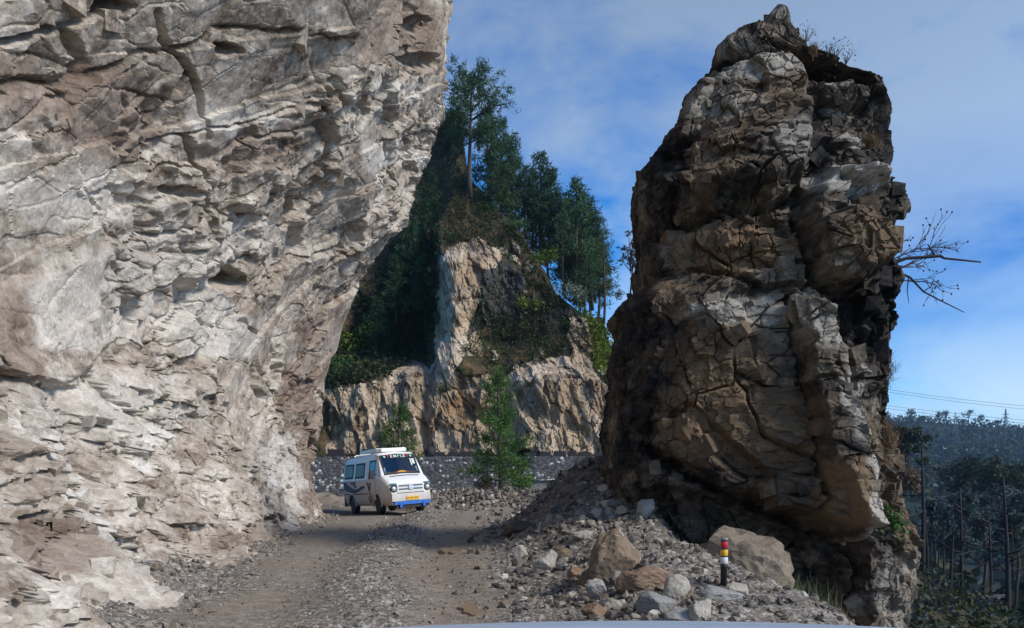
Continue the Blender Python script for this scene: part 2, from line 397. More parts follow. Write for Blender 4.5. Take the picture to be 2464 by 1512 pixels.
def height(X, Y):
    X = np.asarray(X, float); Y = np.asarray(Y, float)
    Z = 0.05 * fbm(X, Y, None, 3.0, 3, 3)
    # wheel tracks and the loose ridge between them
    mid = 0.5 * (road_l(Y) + road_r(Y)); Z = Z + 0.07 * np.exp(-((X - mid - .25) / 0.55) ** 2) - 0.05 * np.exp(-((X - mid + .8) / 0.38) ** 2) - 0.05 * np.exp(-((X - mid - 1.2) / 0.38) ** 2)
    dl = np.maximum(0, road_l(Y) - X)
    Z = Z + np.where(Y < 39, np.minimum(dl * 0.45, 0.55) * (0.8 + 0.5 * fbm(X, Y, None, 1.6, 3, 5)), 0) * sstep(39 - Y, 0, 4)
    dr = X - road_r(Y)
    Z = Z + 0.42 * sstep(dr, 0, 1.7) * sstep(Y, 6, 10) * sstep(30 - Y, 0, 8) * (1 + 0.5 * fbm(X, Y, None, 0.9, 3, 8))
    Z = Z + 1.62 * np.exp(-((X - 2.4) / np.where(X > 2.4, 1.5, 2.0)) ** 2 - ((Y - 20.5) / np.where(Y < 20.5, 3.6, 4.4)) ** 2)
    Z = Z + 0.80 * np.exp(-((Y - 40.3 - 3.4 * sstep(-X, 4.2, 6.6)) / 1.3) ** 2) * sstep(X, -16, -12) * (1 + 0.6 * fbm(X, Y, None, 1.2, 3, 9))
    Z = Z + 0.07 * (X + 5.4) * np.exp(-((X + 5.4) / 2.6) ** 2 - ((Y - 37) / 4.0) ** 2)
    # the drop on the valley side, then the gully in front of the retaining wall
    Zn = Z - 0.62 * np.maximum(0, X - edge_r(Y)) * sstep(X - edge_r(Y), -0.2, 1.0) - 0.5 * np.maximum(0, X - edge_r(Y) - 1.6)
    g = np.maximum(sstep(Y, 41.5, 52) * sstep(X, -9.5, -5.0), sstep(Y, 45, 54))
    Zn = Zn - 5.0 * g
    # valley slope, spur with the burnt trunks
    Zv = -0.5 - 0.16 * (X - 5) - 4.2 * np.exp(-((Y - 18) / 12.0) ** 2) + 0.35 * fbm(X, Y, None, 5, 4, 12)
    Zv = np.where(X > 18.4, Zv - 0.62 * (X - 18.4), Zv)
    Zv = np.maximum(Zv, -40)
    Zfar = np.interp(Y, [0, 46, 70, 150, 300, 500, 700, 860, 1000, 1090, 1400, 3000], [0, -4, -12, -25, -22, -6, 24, 47, 69, 66, 20, -30])
    rl = np.interp(X, [-600, 300, 443, 520, 601, 760, 1200], [74, 76, 73, 66, 55, 40, 20]) / 70.0
    Zfar = np.where(Zfar > 0, Zfar * (1 + (rl - 1) * sstep(Y, 500, 1000)), Zfar)
    Zfar = Zfar + 9 * fbm(X, Y, None, 110, 5, 21) * sstep(Y, 70, 300) + 1.2 * fbm(X, Y, None, 14, 4, 23) * sstep(Y, 50, 120)
    Zfar = Zfar + 16 * np.exp(-((Y - 420) / 90.0) ** 2) * sstep(260 - X, -60, 80) * sstep(X, 60, 140)
    kv = sstep(X, 5.5, 9.0)
    Z1 = Zn * (1 - kv) + np.minimum(Zv, 99) * kv
    Z1 = np.where(X > 4.0, np.where(Y > 46, np.minimum(Z1, -1.0), Z1), Z1)
    kf = sstep(Y, 42, 62)
    kl = np.maximum(sstep(X, 9, 14), sstep(Y, 70, 110))
    return Z1 * (1 - kf * kl) + Zfar * kf * kl

def inside_fine(X, Y):
    k = np.clip(0.42 + Y / 40.0, 0.4, 1.25)
    return sstep(X, -.6 - 8.6 * k, -.6 - 8.0 * k) * sstep(-.6 + 8.6 * k - X, 0.4 * k, 1.0 * k) * sstep(Y, 3.0, 4.0) * sstep(46.0 - Y, 0, 1.5)

def ground_mat(name, kind):
    m, nt, b = new_mat(name); co = objco(nt)
    A = N(nt, 'VertexColor', layer_name='rk'); S = N(nt, 'SeparateColor', {0: A.outputs[0]})
    big = noise(nt, co, 0.55, 6, 0.62, 0.4); mid = noise(nt, co, 5.0, 8, 0.7); fn = noise(nt, co, 38.0, 5, 0.7)
    if kind == 'road':
        # compacted brown grit, with grey crushed stone where it lies loose
        v = N(nt, 'TexVoronoi', {'Vector': co, 'Scale': 26.0}, feature='F1'); vs = N(nt, 'SeparateColor', {0: v.outputs['Color']})
        dirt = ramp(nt, mid, [(0.3, (0.14, 0.115, 0.093)), (0.7, (0.30, 0.255, 0.21))])
        grit = ramp(nt, vs.outputs[0], [(0.0, (0.046, 0.043, 0.045)), (0.35, (0.118, 0.111, 0.108)), (0.7, (0.22, 0.20, 0.178)), (1.0, (0.42, 0.39, 0.345))])
        k = mth(nt, 'ADD', mth(nt, 'MULTIPLY', mth(nt, 'SUBTRACT', big, 0.58), 3.0), mth(nt, 'MULTIPLY', S.outputs[1], 1.9), True)
        k = mth(nt, 'MULTIPLY', k, mth(nt, 'ADD', mth(nt, 'MULTIPLY', mid, 1.3), 0.15), True)
        c = mix(nt, k, dirt, grit)
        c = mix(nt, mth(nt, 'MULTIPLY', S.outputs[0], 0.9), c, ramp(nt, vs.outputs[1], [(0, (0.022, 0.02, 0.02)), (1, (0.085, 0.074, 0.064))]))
        h = mth(nt, 'ADD', mth(nt, 'MULTIPLY', v.outputs[0], -0.8), mth(nt, 'MULTIPLY', fn, 0.5))
        bp = N(nt, 'Bump', {'Strength': 0.6, 'Distance': 0.03, 'Height': h})
    else:
        c = ramp(nt, mth(nt, 'ADD', mth(nt, 'MULTIPLY', big, 0.5), mth(nt, 'MULTIPLY', mid, 0.5)),
                 [(0.32, (0.020, 0.030, 0.020)), (0.46, (0.05, 0.052, 0.032)), (0.56, (0.10, 0.082, 0.055)), (0.7, (0.17, 0.16, 0.12))])
        far = noise(nt, co, 0.03, 6, 0.6)
        cf = ramp(nt, far, [(0.35, (0.006, 0.014, 0.014)), (0.55, (0.014, 0.026, 0.022)), (0.7, (0.036, 0.046, 0.034))])
        c = mix(nt, S.outputs[1], c, cf)
        bp = N(nt, 'Bump', {'Strength': 0.7, 'Distance': 0.2, 'Height': mid})
    setp(nt, b, Base_Color=c, Roughness=0.95, Normal=bp.outputs[0])
    b.inputs['Specular IOR Level'].default_value = 0.2
    return m

# coarse sheet to the horizon
q = np.concatenate([np.linspace(-1.5, 0.1, 110), np.linspace(0.11, 0.95, 300), np.linspace(0.96, 1.8, 50)])
yy = np.concatenate([np.linspace(-16, 4, 16), np.exp(np.linspace(math.log(4.4), math.log(2600), 470))])
QQ, YY = np.meshgrid(q, yy); XX = QQ * (np.abs(YY) + 14)
ZZ = height(XX, YY) - 0.35 * inside_fine(XX, YY)
fa = np.zeros((ZZ.size, 4)); fa[:, 1] = sstep(YY.ravel(), 60, 200)
me = raw_mesh('ground', np.stack([XX, YY, ZZ], -1).reshape(-1, 3), [grid_faces(len(yy), len(q))], [ground_mat('hillside_scrub', 'scrub')], fa, True)
link('ground', me, kind='structure', label='brown and dark green scrub ground falling into the valley', cat='ground')

# fine gravel road sheet
nr, nc = 760, 640
yy = np.exp(np.linspace(math.log(3.2), math.log(46), nr)); t = np.linspace(-1, 1, nc); xs = np.sign(t) * (np.abs(t) ** 1.35)
XX = np.broadcast_to(xs * 8.8 - 0.6, (nr, nc)).copy(); YY = np.broadcast_to(yy[:, None], (nr, nc)).copy()
XX = -0.6 + (XX + 0.6) * np.clip(0.42 + YY / 40.0, 0.4, 1.25)
ZZ = height(XX, YY)
loose = np.clip(sstep(road_l(YY) - XX, -1.2, 0.3) + sstep(XX - road_r(YY), -0.9, 0.2) + 0.85 * np.exp(-((XX - 0.5 * (road_l(YY) + road_r(YY)) - 0.25) / 0.75) ** 2) + .9 * fbm(XX, YY, None, 1.3, 4, 43), 0, 1)
F1, F2, r1, r2, r3, du, dv = voro(XX / 0.085 + 0.3 * fbm(XX, YY, None, 0.1, 1, 4), YY / 0.085, 31)
ZZ = ZZ + 0.035 * loose * np.clip(0.75 - F1, 0, 1) * (0.3 + r1)
d, rA = facets(XX, YY, 0.42, 0.42, 0.05, 0.25, 33)
ZZ = ZZ + d * np.clip(loose - 0.3, 0, 1) * 0.9 + 0.012 * fbm(XX, YY, None, 0.25, 4, 41)
bord = np.minimum(np.minimum(np.arange(nr)[:, None], nr - 1 - np.arange(nr)[:, None]), np.minimum(np.arange(nc)[None], nc - 1 - np.arange(nc)[None]))
ZZ = ZZ - 0.5 * (bord < 3)
fa = np.zeros((ZZ.size, 4)); fa[:, 1] = loose.ravel()
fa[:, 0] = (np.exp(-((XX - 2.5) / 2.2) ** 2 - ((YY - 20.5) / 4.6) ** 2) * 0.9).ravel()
me = raw_mesh('road', np.stack([XX, YY, ZZ], -1).reshape(-1, 3), [grid_faces(nr, nc)], [ground_mat('gravel_road', 'road')], fa, False)
link('road', me, kind='structure', label='unsurfaced gravel road with brown wheel tracks', cat='road')

# two muddy puddle patches
mp_, nt, b = new_mat('muddy_water'); co = objco(nt)
setp(nt, b, Base_Color=mix(nt, noise(nt, co, 4, 4), (0.20, 0.135, 0.085), (0.27, 0.19, 0.125)), Roughness=0.35)
for px, py, rx, ry in ((1098, 1326, 0.23, 0.22), (1150, 1456, 0.17, 0.11)):
    Y = CZ * F / (py - HY); x = (px - CX) / F * Y
    th = np.linspace(0, 2 * math.pi, 40, endpoint=False); rr = 1 + 0.16 * np.sin(3 * th + px) + 0.09 * np.sin(7 * th)
    P = np.c_[x + rx * 1.2 * rr * np.cos(th), Y + ry * 4 * rr * np.sin(th)]
    zc = height(np.array([x]), np.array([Y]))[0] + 0.012
    m_ = MB(); m_.prism(P, zc - 0.12, zc)
    link('puddle', m_.mesh('puddle', mp_), kind='structure')
# ------------------------------------------------------------------ left cliff
def cliff():
    base = np.array([[-6.9, -8], [-7.2, 4], [-7.45, 12], [-7.7, 24], [-7.95, 33], [-8.3, 36.2], [-9.6, 38.2], [-13, 40], [-24, 43]])
    seg = np.r_[0, np.cumsum(np.hypot(*np.diff(base, axis=0).T))]
    ss = np.linspace(0, seg[-1], 900)
    bx, by = np.interp(ss, seg, base[:, 0]), np.interp(ss, seg, base[:, 1])
    k = np.ones(25) / 25
    bx[12:-12] = np.convolve(bx, k, 'valid'); by[12:-12] = np.convolve(by, k, 'valid')
    # columns dense in proportion to how large they show
    dens = np.interp(ss, [0, 11, 16, 30, 44, 48, seg[-1]], [0.15, 0.3, 1.7, 1.35, 1.3, 0.7, 0.12])
    cum = np.cumsum(dens); nc = 820
    sc_ = np.interp(np.linspace(cum[0], cum[-1], nc), cum, ss)
    bx, by = np.interp(sc_, ss, bx), np.interp(sc_, ss, by)
    tx, ty = np.gradient(bx), np.gradient(by); L = np.hypot(tx, ty); nx, ny = ty / L, -tx / L
    hz = np.concatenate([np.linspace(-1.2, 12, 470), np.linspace(12.03, 26, 330)]); nr = len(hz)
    S, H = np.meshgrid(sc_, hz)
    prof = np.interp(hz, [-1.2, 0, 2, 3.6, 5.05, 6.5, 7.9, 9.3, 10.5, 11.6, 13, 14.2, 16.5, 17.7, 19, 20.3, 22, 26],
                     [0.1, 0, 0.0, .05, .22, .50, .85, 1.55, 2.35, 3.15, 3.8, 4.3, 5.05, 5.35, 5.3, 5.45, 5.9, 6.2])
    prof = np.convolve(np.pad(prof, 9, 'edge'), np.ones(19) / 19, 'valid')
    near = np.interp(sc_, [0, 18, 30, 44, 60], [0.75, 0.8, 0.92, 1.0, 1.0])
    O = prof[:, None] * near[None, :]
    foot = np.maximum(0, np.interp(by, [-10, 4, 8, 14, 20, 26, 32], [2.6, 3.3, 3.5, 2.6, 1.7, 1.0, .5]))[None] * np.clip(1 - np.maximum(hz, 0) / 4.4, 0, 1)[:, None] ** 1.35
    O = O + foot * (1 - sstep(by, 33, 37))[None] * (1 + .35 * fbm(S, H, None, 1.8, 3, 72))
    P = np.stack([bx[None] + nx[None] * O, by[None] + ny[None] * O * 0.6, H], -1)
    px = CX + F * P[..., 0] / np.maximum(P[..., 1], 0.5); py = HY - F * (P[..., 2] - CZ) / np.maximum(P[..., 1], 0.5)
    fm = (1 - sstep(by, 33, 37))[None]; Hz = H; H = H - foot * fm
    a = math.radians(31); U = S * math.cos(a) + H * math.sin(a); Vv = -S * math.sin(a) + H * math.cos(a)
    d = 0.45 * fbm(S, H, None, 7.0, 3, 70)
    d1, r1 = facets(U, Vv, 6.4, 2.1, 0.17, 0.075, 101, 0.22, .14, cw=.09, bev=.10)
    d2, r2 = facets(U, Vv, 2.6, 1.05, 0.105, 0.12, 202, 0.15, .14, cw=.11, bev=.13)
    d3, r3 = facets(U + .5 * Vv, Vv, 1.1, 0.50, 0.055, 0.17, 303, 0.09, .16, cw=.12, bev=.22)
    d4, r4 = facets(S - .4 * H, H, 0.42, 0.23, 0.022, 0.24, 404, bev=.3)
    # patches stay smooth (broken along one plane), others crumble
    crumble = sstep(fbm(S, H, None, 3.6, 3, 77), -0.08, 0.22)
    d = d + d1 + d2 * (0.18 + 0.95 * crumble) + d3 * (0.12 + 1.05 * crumble) + d4 * (0.2 + 0.9 * crumble) + 0.035 * fbm(U, Vv * 1.6, None, 0.7, 4, 71)
    # bedding ledges: each bed steps in a little above the one below
    ph = Vv / 1.35 + 0.25 * fbm(S, H, None, 4, 3, 78); fr = ph - np.floor(ph)
    d = d + 0.12 * (fr - 0.5) * sstep(fbm(S, H, None, 5, 2, 79), -0.25, 0.25)
    ink = lambda P, w, dep: .62 * dep * sstep(1 - dline(px + 11 * fbm(px, py, None, 30, 3, 90), py + 11 * fbm(px, py, None, 30, 3, 91), P) / (w * 1.5), 0, .8)
    d = d - ink([(375, 30), (400, 110), (450, 165), (410, 255)], 8, 0.55) - ink([(450, 165), (478, 240), (500, 330)], 7, 0.5)
    d = d - ink([(440, 330), (480, 430), (498, 560), (515, 640)], 7, 0.45) - ink([(790, 190), (800, 330), (785, 470)], 7, 0.4)
    d = d - ink([(0, 120), (90, 90), (190, 60), (300, 20)], 9, 0.4) - ink([(0, 975), (120, 1110), (230, 1240), (330, 1310)], 10, -0.28)
    d = d - ink([(230, 905), (300, 975), (350, 1010)], 9, 0.4) - ink([(600, 880), (615, 960), (600, 1010)], 8, 0.4)
    d = d - ink([(40, 1290), (130, 1250)], 16, 0.5) - ink([(330, 780), (240, 470), (300, 460)], 5, 0.15)
    d = d - ink([(180, 90), (215, 150), (190, 210)], 14, 0.45) - ink([(80, 1010), (100, 1130)], 9, .4)
    hole = lambda cx, cy, rx, ry, dep: dep * sstep(1 - np.hypot((px + 14 * fbm(px, py, None, 26, 3, 95) - cx) / rx, (py + 14 * fbm(px, py, None, 26, 3, 96) - cy) / ry), 0, 0.45)
    d = d - hole(548, 668, 40, 44, 1.1) - hole(540, 118, 40, 16, 0.6) - hole(710, 500, 26, 30, 0.55) - hole(1010, 150, 45, 26, 0.6)
    d = d - hole(770, 310, 30, 30, 0.4) - hole(905, 265, 14, 26, 0.35) - hole(280, 15, 50, 25, 0.6) - hole(1000, 60, 30, 30, 0.35) - hole(430, 460, 40, 14, 0.35)
    d = d + hole(345, 1055, 40, 55, 0.18)
    # vertical ribs at the top right, near the outer corner
    d = d + 0.13 * np.sin(S * 9 + 3 * fbm(S, H, None, 1.5, 2, 99)) * sstep(px, 850, 950) * sstep(-py, -210, -110)
    damp = sstep(Hz, -1.2, 0.2)
    d = d * (0.35 + 0.65 * damp)
    nzv = -0.25
    ft = np.clip(foot * 1.2, 0, 1) * (1 - sstep(by, 33, 37))[None]
    d = d + ft * (0.55 * fbm(P[..., 0], P[..., 1], P[..., 2], 1.1, 4, 73) + .25 * np.abs(fbm(P[..., 0], P[..., 1], P[..., 2], .4, 3, 74)))
    P[..., 0] += nx[None] * d; P[..., 1] += ny[None] * d; P[..., 2] += nzv * d
    brown = np.zeros(S.shape)
    blob = lambda cx, cy, rx, ry, k: k * sstep(1.25 - np.hypot((px + 34 * fbm(px, py, None, 60, 4, 81) * 2 - cx) / rx, (py + 34 * fbm(px, py, None, 60, 4, 82) * 2 - cy) / ry), 0, 0.35)
    for q_ in ((240, 250, 130, 90, .75), (300, 330, 110, 60, .6), (60, 210, 70, 90, .6), (740, 1000, 40, 220, .75), (790, 760, 40, 130, .55), (1000, 250, 60, 190, .3), (950, 60, 120, 90, .6), (640, 330, 70, 55, .6), (560, 380, 60, 60, .4), (130, 1320, 150, 60, .6), (60, 800, 50, 180, .5), (420, 230, 40, 80, .3), (330, 620, 60, 60, .55), (330, 1300, 90, 40, .5), (870, 420, 50, 60, .4), (610, 1300, 90, 30, .5)):
        brown = np.maximum(brown, blob(*q_))
    pale = np.zeros(S.shape)
    for q_ in ((345, 1055, 40, 52, 1.0), (180, 480, 170, 60, .5), (930, 215, 75, 40, .55), (570, 280, 80, 45, .55), (250, 720, 160, 110, .5), (430, 640, 120, 90, .4), (520, 790, 90, 60, .6), (250, 1000, 200, 100, .35), (690, 1120, 40, 70, .5), (980, 390, 90, 40, .5), (640, 560, 110, 40, .35)):
        pale = np.maximum(pale, blob(*q_))
    band = np.clip(1 - dline(px + 12 * fbm(px, py, None, 40, 3, 84), py, [(0, 985), (120, 1115), (250, 1260), (330, 1340)]) / 11, 0, 1)
    pale = np.maximum(pale, sstep(band, 0, 0.6) * 0.65)
    A = np.stack([0.45 * r1 + 0.55 * r2, 0.6 * r3 + 0.4 * r4, brown, pale], -1).reshape(-1, 4)
    V = P.reshape(-1, 3)
    mb = MB(); rr = np.random.default_rng(12)
    def pick(n, lo, hi, zlo, zhi, szlo, szhi, asp=(1.5, .7, .8)):
        jj = rr.integers(np.searchsorted(by, lo), np.searchsorted(by, hi), n); ii = rr.integers(np.searchsorted(hz, zlo), np.searchsorted(hz, zhi), n)
        chunks(mb, P[ii, jj], np.stack([nx[jj], ny[jj], 0 * nx[jj] - .15], -1), szlo + (szhi - szlo) * rr.random(n) ** 2, int(rr.integers(9e5)), None, .45, .78, asp, A.reshape(nr, nc, 4)[ii, jj])
    pick(420, 9, 36, 1.0, 22, .08, .28); pick(1500, 6, 34, -.3, 2.2, .04, .17, (1.05, .85, .8))
    # closed at the back and top by a deep return
    back = np.stack([bx - nx * 14, by - ny * 14, np.full(nc, 26.0)], -1); back2 = back.copy(); back2[:, 2] = -1.2
    nV = len(V); V = np.concatenate([V, back, back2]); A = np.concatenate([A, np.tile([.5, .5, 0, 0], (2 * nc, 1))])
    j = np.arange(nc - 1); top = (nr - 1) * nc
    nQ = len(V); V = np.concatenate([V, *mb.V]); A = np.concatenate([A, *mb.A]); f3 = np.concatenate(mb.Q[3]) + nQ
    f2 = np.concatenate([np.c_[top + j, top + j + 1, nV + j + 1, nV + j], np.c_[nV + j, nV + j + 1, nV + nc + j + 1, nV + nc + j]])
    m = rock_mat('cut_limestone', [(0.125, 0.096, 0.074), (0.252, 0.206, 0.167), (0.37, 0.318, 0.27), (0.468, 0.416, 0.362), (0.59, 0.543, 0.485)],
                 (0.585, 0.555, 0.51), (0.165, 0.112, 0.084), (0.66, 0.635, 0.60), bump=0.4, fine=7.0, veinw=0.46, tintamt=1.05)
    me = raw_mesh('cliff', V, [f3, grid_faces(nr, nc), f2], [m], A, False)
    link('cliff', me, label='pale overhanging cliff of broken grey and tan rock leaning over the road', cat='cliff')
cliff()

# ------------------------------------------------------------------ right rock pillar
Y0 = 17.5
PL = [(1868, 12), (1850, 32), (1830, 60), (1765, 72), (1738, 100), (1726, 150), (1668, 190), (1652, 240), (1640, 270), (1589, 335), (1572, 372), (1546, 400), (1539, 480), (1542, 560), (1546, 600), (1528, 640), (1546, 700), (1505, 735), (1478, 765), (1494, 805), (1482, 870), (1474, 950), (1464, 1050), (1466, 1130), (1480, 1200), (1500, 1300), (1510, 1512), (1515, 1800)]
PR = [(1884, 12), (1900, 25), (1905, 60), (1932, 82), (1945, 110), (2001, 128), (2074, 152), (2148, 172), (2178, 215), (2190, 330), (2166, 400), (2160, 440), (2178, 480), (2170, 525), (2118, 556), (2106, 640), (2132, 690), (2116, 765), (2104, 830), (2090, 900), (2102, 950), (2088, 1000), (2108, 1060), (2114, 1120), (2118, 1200), (2150, 1300), (2150, 1400), (2140, 1512), (2180, 1800)]
def pillar():
    pyr = np.unique(np.concatenate([np.linspace(12, 180, 190), np.linspace(180, 1512, 640), np.linspace(1512, 1800, 60)]))[::-1]
    xl = np.interp(pyr, [p[1] for p in PL], [p[0] for p in PL]); xr = np.interp(pyr, [p[1] for p in PR], [p[0] for p in PR])
    z = CZ + (HY - pyr) / F * Y0
    Xl, Xr = (xl - CX) / F * Y0, (xr - CX) / F * Y0
    k = np.ones(3) / 3
    xc = 0.5 * (Xl + Xr); ha = 0.5 * (Xr - Xl)
    sm = np.convolve(np.pad(ha, 40, 'edge'), np.ones(81) / 81, 'valid')
    hb = np.minimum(2.1, 0.2 + 0.78 * sm)
    hb = hb + np.interp(pyr, [12, 900, 1150, 1300, 1800], [0, 0, -0.15, 0.1, 0.9])
    hb = np.minimum(hb, np.interp(pyr, [12, 60, 125, 180, 330, 500], [.2, .55, .85, 1.25, 1.9, 2.6]))
    ff = np.interp(pyr, [12, 330, 620], [1.0, .8, 0.0]); lean = hb * ff; kx = 1 + .12 * lean / Y0
    xc = xc * kx; ha = ha * kx; z = CZ + (z - CZ) * kx
    nf, nb = 760, 200
    th = np.concatenate([np.linspace(math.pi * 1.0, math.pi * 2.0, nf, endpoint=False), np.linspace(0, math.pi, nb, endpoint=False)])
    # th: pi = left, 3pi/2 = towards the camera, 2pi = right
    e = 0.72
    cs, sn = np.cos(th), np.sin(th)
    ux = np.sign(cs) * np.abs(cs) ** e; uy = np.sign(sn) * np.abs(sn) ** e
    nr, nc = len(pyr), len(th)
    X = xc[:, None] + ha[:, None] * ux[None]; Yc = Y0 + lean[:, None] + hb[:, None] * uy[None]; Zg = np.broadcast_to(z[:, None], X.shape).copy()
    nxx = np.broadcast_to(cs[None], X.shape); nyy = np.broadcast_to(sn[None], X.shape)
    # projected place of every point, for the blocks seen from the road
    px = CX + F * X / (Y0 + lean[:, None]); py = HY - F * (Zg - CZ) / (Y0 + lean[:, None])
    front = sstep(-nyy, 0.15, 0.55)
    wob = 7 * fbm(px, py, None, 26, 4, 140); wob2 = 7 * fbm(px, py, None, 26, 4, 141)
    def blk(P, amp, edge): return amp * sstep(sdpoly(px + wob, py + wob2, P), -edge * 0.15, edge * .6) * front
    d = np.zeros(X.shape)
    lower = [(1545, 800), (1600, 770), (1720, 765), (1830, 742), (1890, 790), (1915, 900), (1928, 1050), (1942, 1250), (1920, 1292), (1850, 1235), (1700, 1180), (1600, 1130), (1530, 1080), (1530, 950)]
    d += blk(lower, 1.15, 34) * np.clip(.20 + .80 * (py - 760) / 380, .12, 1) * np.clip(.55 + .45 * (px - 1560) / 300, .45, 1)
    d += blk([(1810, 770), (1890, 790), (1930, 1050), (1942, 1258), (1895, 1245), (1835, 1100), (1818, 950)], 0.55, 30)
    d += blk([(1560, 1010), (1600, 990), (1760, 1140), (1740, 1190), (1600, 1130), (1535, 1080)], -0.28, 14)
    d += blk([(1855, 545), (1900, 497), (1990, 500), (2030, 560), (2026, 690), (1960, 740), (1872, 730), (1850, 640)], 0.62, 34)
    d += blk([(1640, 285), (1720, 218), (1850, 200), (1890, 262), (1868, 400), (1850, 520), (1780, 560), (1700, 555), (1590, 590), (1560, 520), (1600, 390)], 1.05, 56)
    d += blk([(1880, 425), (1960, 415), (2040, 520), (2010, 560), (1890, 510)], 0.35, 24)
    d += blk([(1560, 600), (1690, 570), (1820, 600), (1850, 700), (1700, 720), (1560, 690)], -0.25, 22)
    d += blk([(1880, 755), (2035, 742), (2046, 860), (2000, 905), (1925, 850)], -0.85, 18)
    d += blk([(1738, 112), (1830, 62), (1884, 15), (1910, 82), (1900, 185), (1800, 215), (1715, 205)], 0.36, 18)
    d += blk([(1730, 150), (1800, 140), (1830, 200), (1740, 215)], 0.2, 12)
    d += blk([(1880, 205), (1990, 190), (2080, 240), (2040, 268), (1930, 268), (1880, 240)], -0.95, 14)
    d += blk([(1920, 265), (2050, 262), (2060, 300), (1990, 330), (1920, 320)], 0.30, 16)
    d += blk([(2040, 250), (2155, 250), (2155, 480), (2070, 520), (1995, 430)], -0.75, 40)
    d += blk([(1945, 130), (2100, 165), (2140, 250), (1990, 190)], 0.25, 16)
    d += blk([(1932, 860), (1958, 860), (1968, 1060), (1962, 1290), (1946, 1420), (1930, 1290)], -0.95, 8)
    d += blk([(1960, 1000), (2010, 1010), (2010, 1120), (1975, 1130)], 0.32, 14)
    d += blk([(1940, 1130), (1985, 1120), (2040, 1180), (2000, 1220), (1950, 1190)], 0.28, 14)
    d += blk([(1940, 1260), (2010, 1300), (2030, 1400), (1980, 1470), (1945, 1380)], 0.35, 18)
    d += blk([(2040, 640), (2070, 640), (2070, 900), (2040, 880)], -0.3, 8)
    d += blk([(2085, 600), (2105, 600), (2100, 1000), (2080, 1000)], -0.35, 8)
    d += blk([(1470, 740), (1530, 720), (1535, 1130), (1470, 1130)], -0.30, 20)
    d += blk([(1500, 1150), (1700, 1195), (1930, 1305), (1930, 1500), (1500, 1500)], -0.65, 26)
    inkp = lambda P, w, dep: dep * np.clip(1 - dline(px + wob * 1.3, py + wob2 * 1.3, P) / w, 0, 1) ** .7 * front
    for P, w_, dep in (([(1888, 750), (1926, 850), (1946, 1000), (1950, 1250)], 11, .7), ([(1560, 612), (1690, 582), (1790, 572), (1850, 540)], 14, .6), ([(1848, 540), (1846, 640), (1870, 738), (1960, 748), (2032, 705), (2036, 600)], 13, .65),
                       ([(1715, 212), (1800, 224), (1900, 196), (2000, 262), (2062, 272)], 13, .6), ([(1540, 690), (1680, 704), (1760, 748), (1890, 744), (2040, 736), (2140, 745)], 11, .28), ([(2050, 520), (2062, 700), (2050, 900), (2062, 1250)], 10, .5),
                       ([(1558, 395), (1602, 520), (1580, 625)], 12, .5), ([(1528, 1085), (1600, 1138), (1700, 1192), (1850, 1250), (1925, 1305)], 16, .7), ([(1812, 770), (1816, 900), (1838, 1060), (1852, 1180)], 7, .35), ([(1640, 275), (1700, 215)], 10, .4), ([(2100, 560), (2095, 1000)], 8, .4), ([(1950, 940), (2060, 930)], 8, .35), ([(1960, 1130), (2070, 1110)], 8, .35)):
        d -= inkp(P, w_, dep)
    # a continuous along-surface coordinate
    S = th[None] * 2.35 + 0 * X; H = Zg
    a = math.radians(9)
    U = S * math.cos(a) + H * math.sin(a); Vv = -S * math.sin(a) + H * math.cos(a)
    d1, r1 = facets(U, Vv, 0.95, 1.35, 0.19, 0.15, 501, 0.16, .06, True, .06, .12)
    d2, r2 = facets(U + .15 * Vv, Vv, 0.40, 0.50, 0.105, 0.26, 502, 0.12, .05, True, .08, .18)
    d3, r3 = facets(U - .2 * Vv, Vv, 0.21, 0.20, 0.048, 0.30, 503, 0.06, .12, False, .1, .25)
    d4, r4 = facets(U, Vv, 0.10, 0.085, 0.016, 0.30, 504, 0, .1, True, .09, .35)
    rough = 0.55 + 0.6 * sstep(fbm(S, H, None, 1.6, 3, 150), -0.2, 0.25)
    ph = Vv / 0.30 + 0.5 * fbm(S, H, None, 1.5, 3, 151); fr = ph - np.floor(ph)
    dd = 0.26 * fbm(X, Yc, Zg, 1.9, 3, 152) + d1 + d2 * rough + d3 * rough + d4 + 0.008 * (fr - 0.5) + 0.03 * fbm(U, Vv * 2, None, 0.4, 4, 153)
    topf = np.interp(pyr, [12, 40, 120, 260], [0.12, 0.35, 0.55, 1.0])[:, None]
    dd = dd * topf
    # keep the outline: less push exactly at the sides
    side = 0.42 + 0.58 * np.abs(nyy)
    D = d * topf + dd * side
    kh = np.minimum(1, ha[:, None] + 0.2); X = X + (dd * side + .22 * d * topf) * nxx * kh; Yc = Yc + dd * side * nyy - d * topf * np.maximum(-nyy, .6); Zg = Zg + 0.12 * D * (fbm(px, py, None, 80, 2, 160))
    blob = lambda cx, cy, rx, ry, k: k * sstep(1.25 - np.hypot((px + 2.4 * wob - cx) / rx, (py + 2.4 * wob2 - cy) / ry), 0, 0.5) * front
    brown = np.zeros(X.shape); pale = np.zeros(X.shape)
    for q_ in ((1700, 660, 120, 60, .9), (1650, 480, 60, 60, .5), (1640, 1000, 90, 110, .95), (1760, 1060, 90, 110, .6), (1880, 1180, 50, 70, .9), (1960, 650, 70, 60, .6), (1560, 760, 60, 50, .5), (1985, 1050, 20, 60, .6), (1660, 900, 120, 90, .5), (1600, 560, 60, 90, .45), (1740, 380, 90, 70, .35), (1800, 330, 60, 80, .4), (1720, 860, 60, 50, .3), (1960, 1200, 50, 40, .5), (2080, 1250, 50, 200, .55), (2100, 830, 40, 80, .5)):
        brown = np.maximum(brown, blob(*q_))
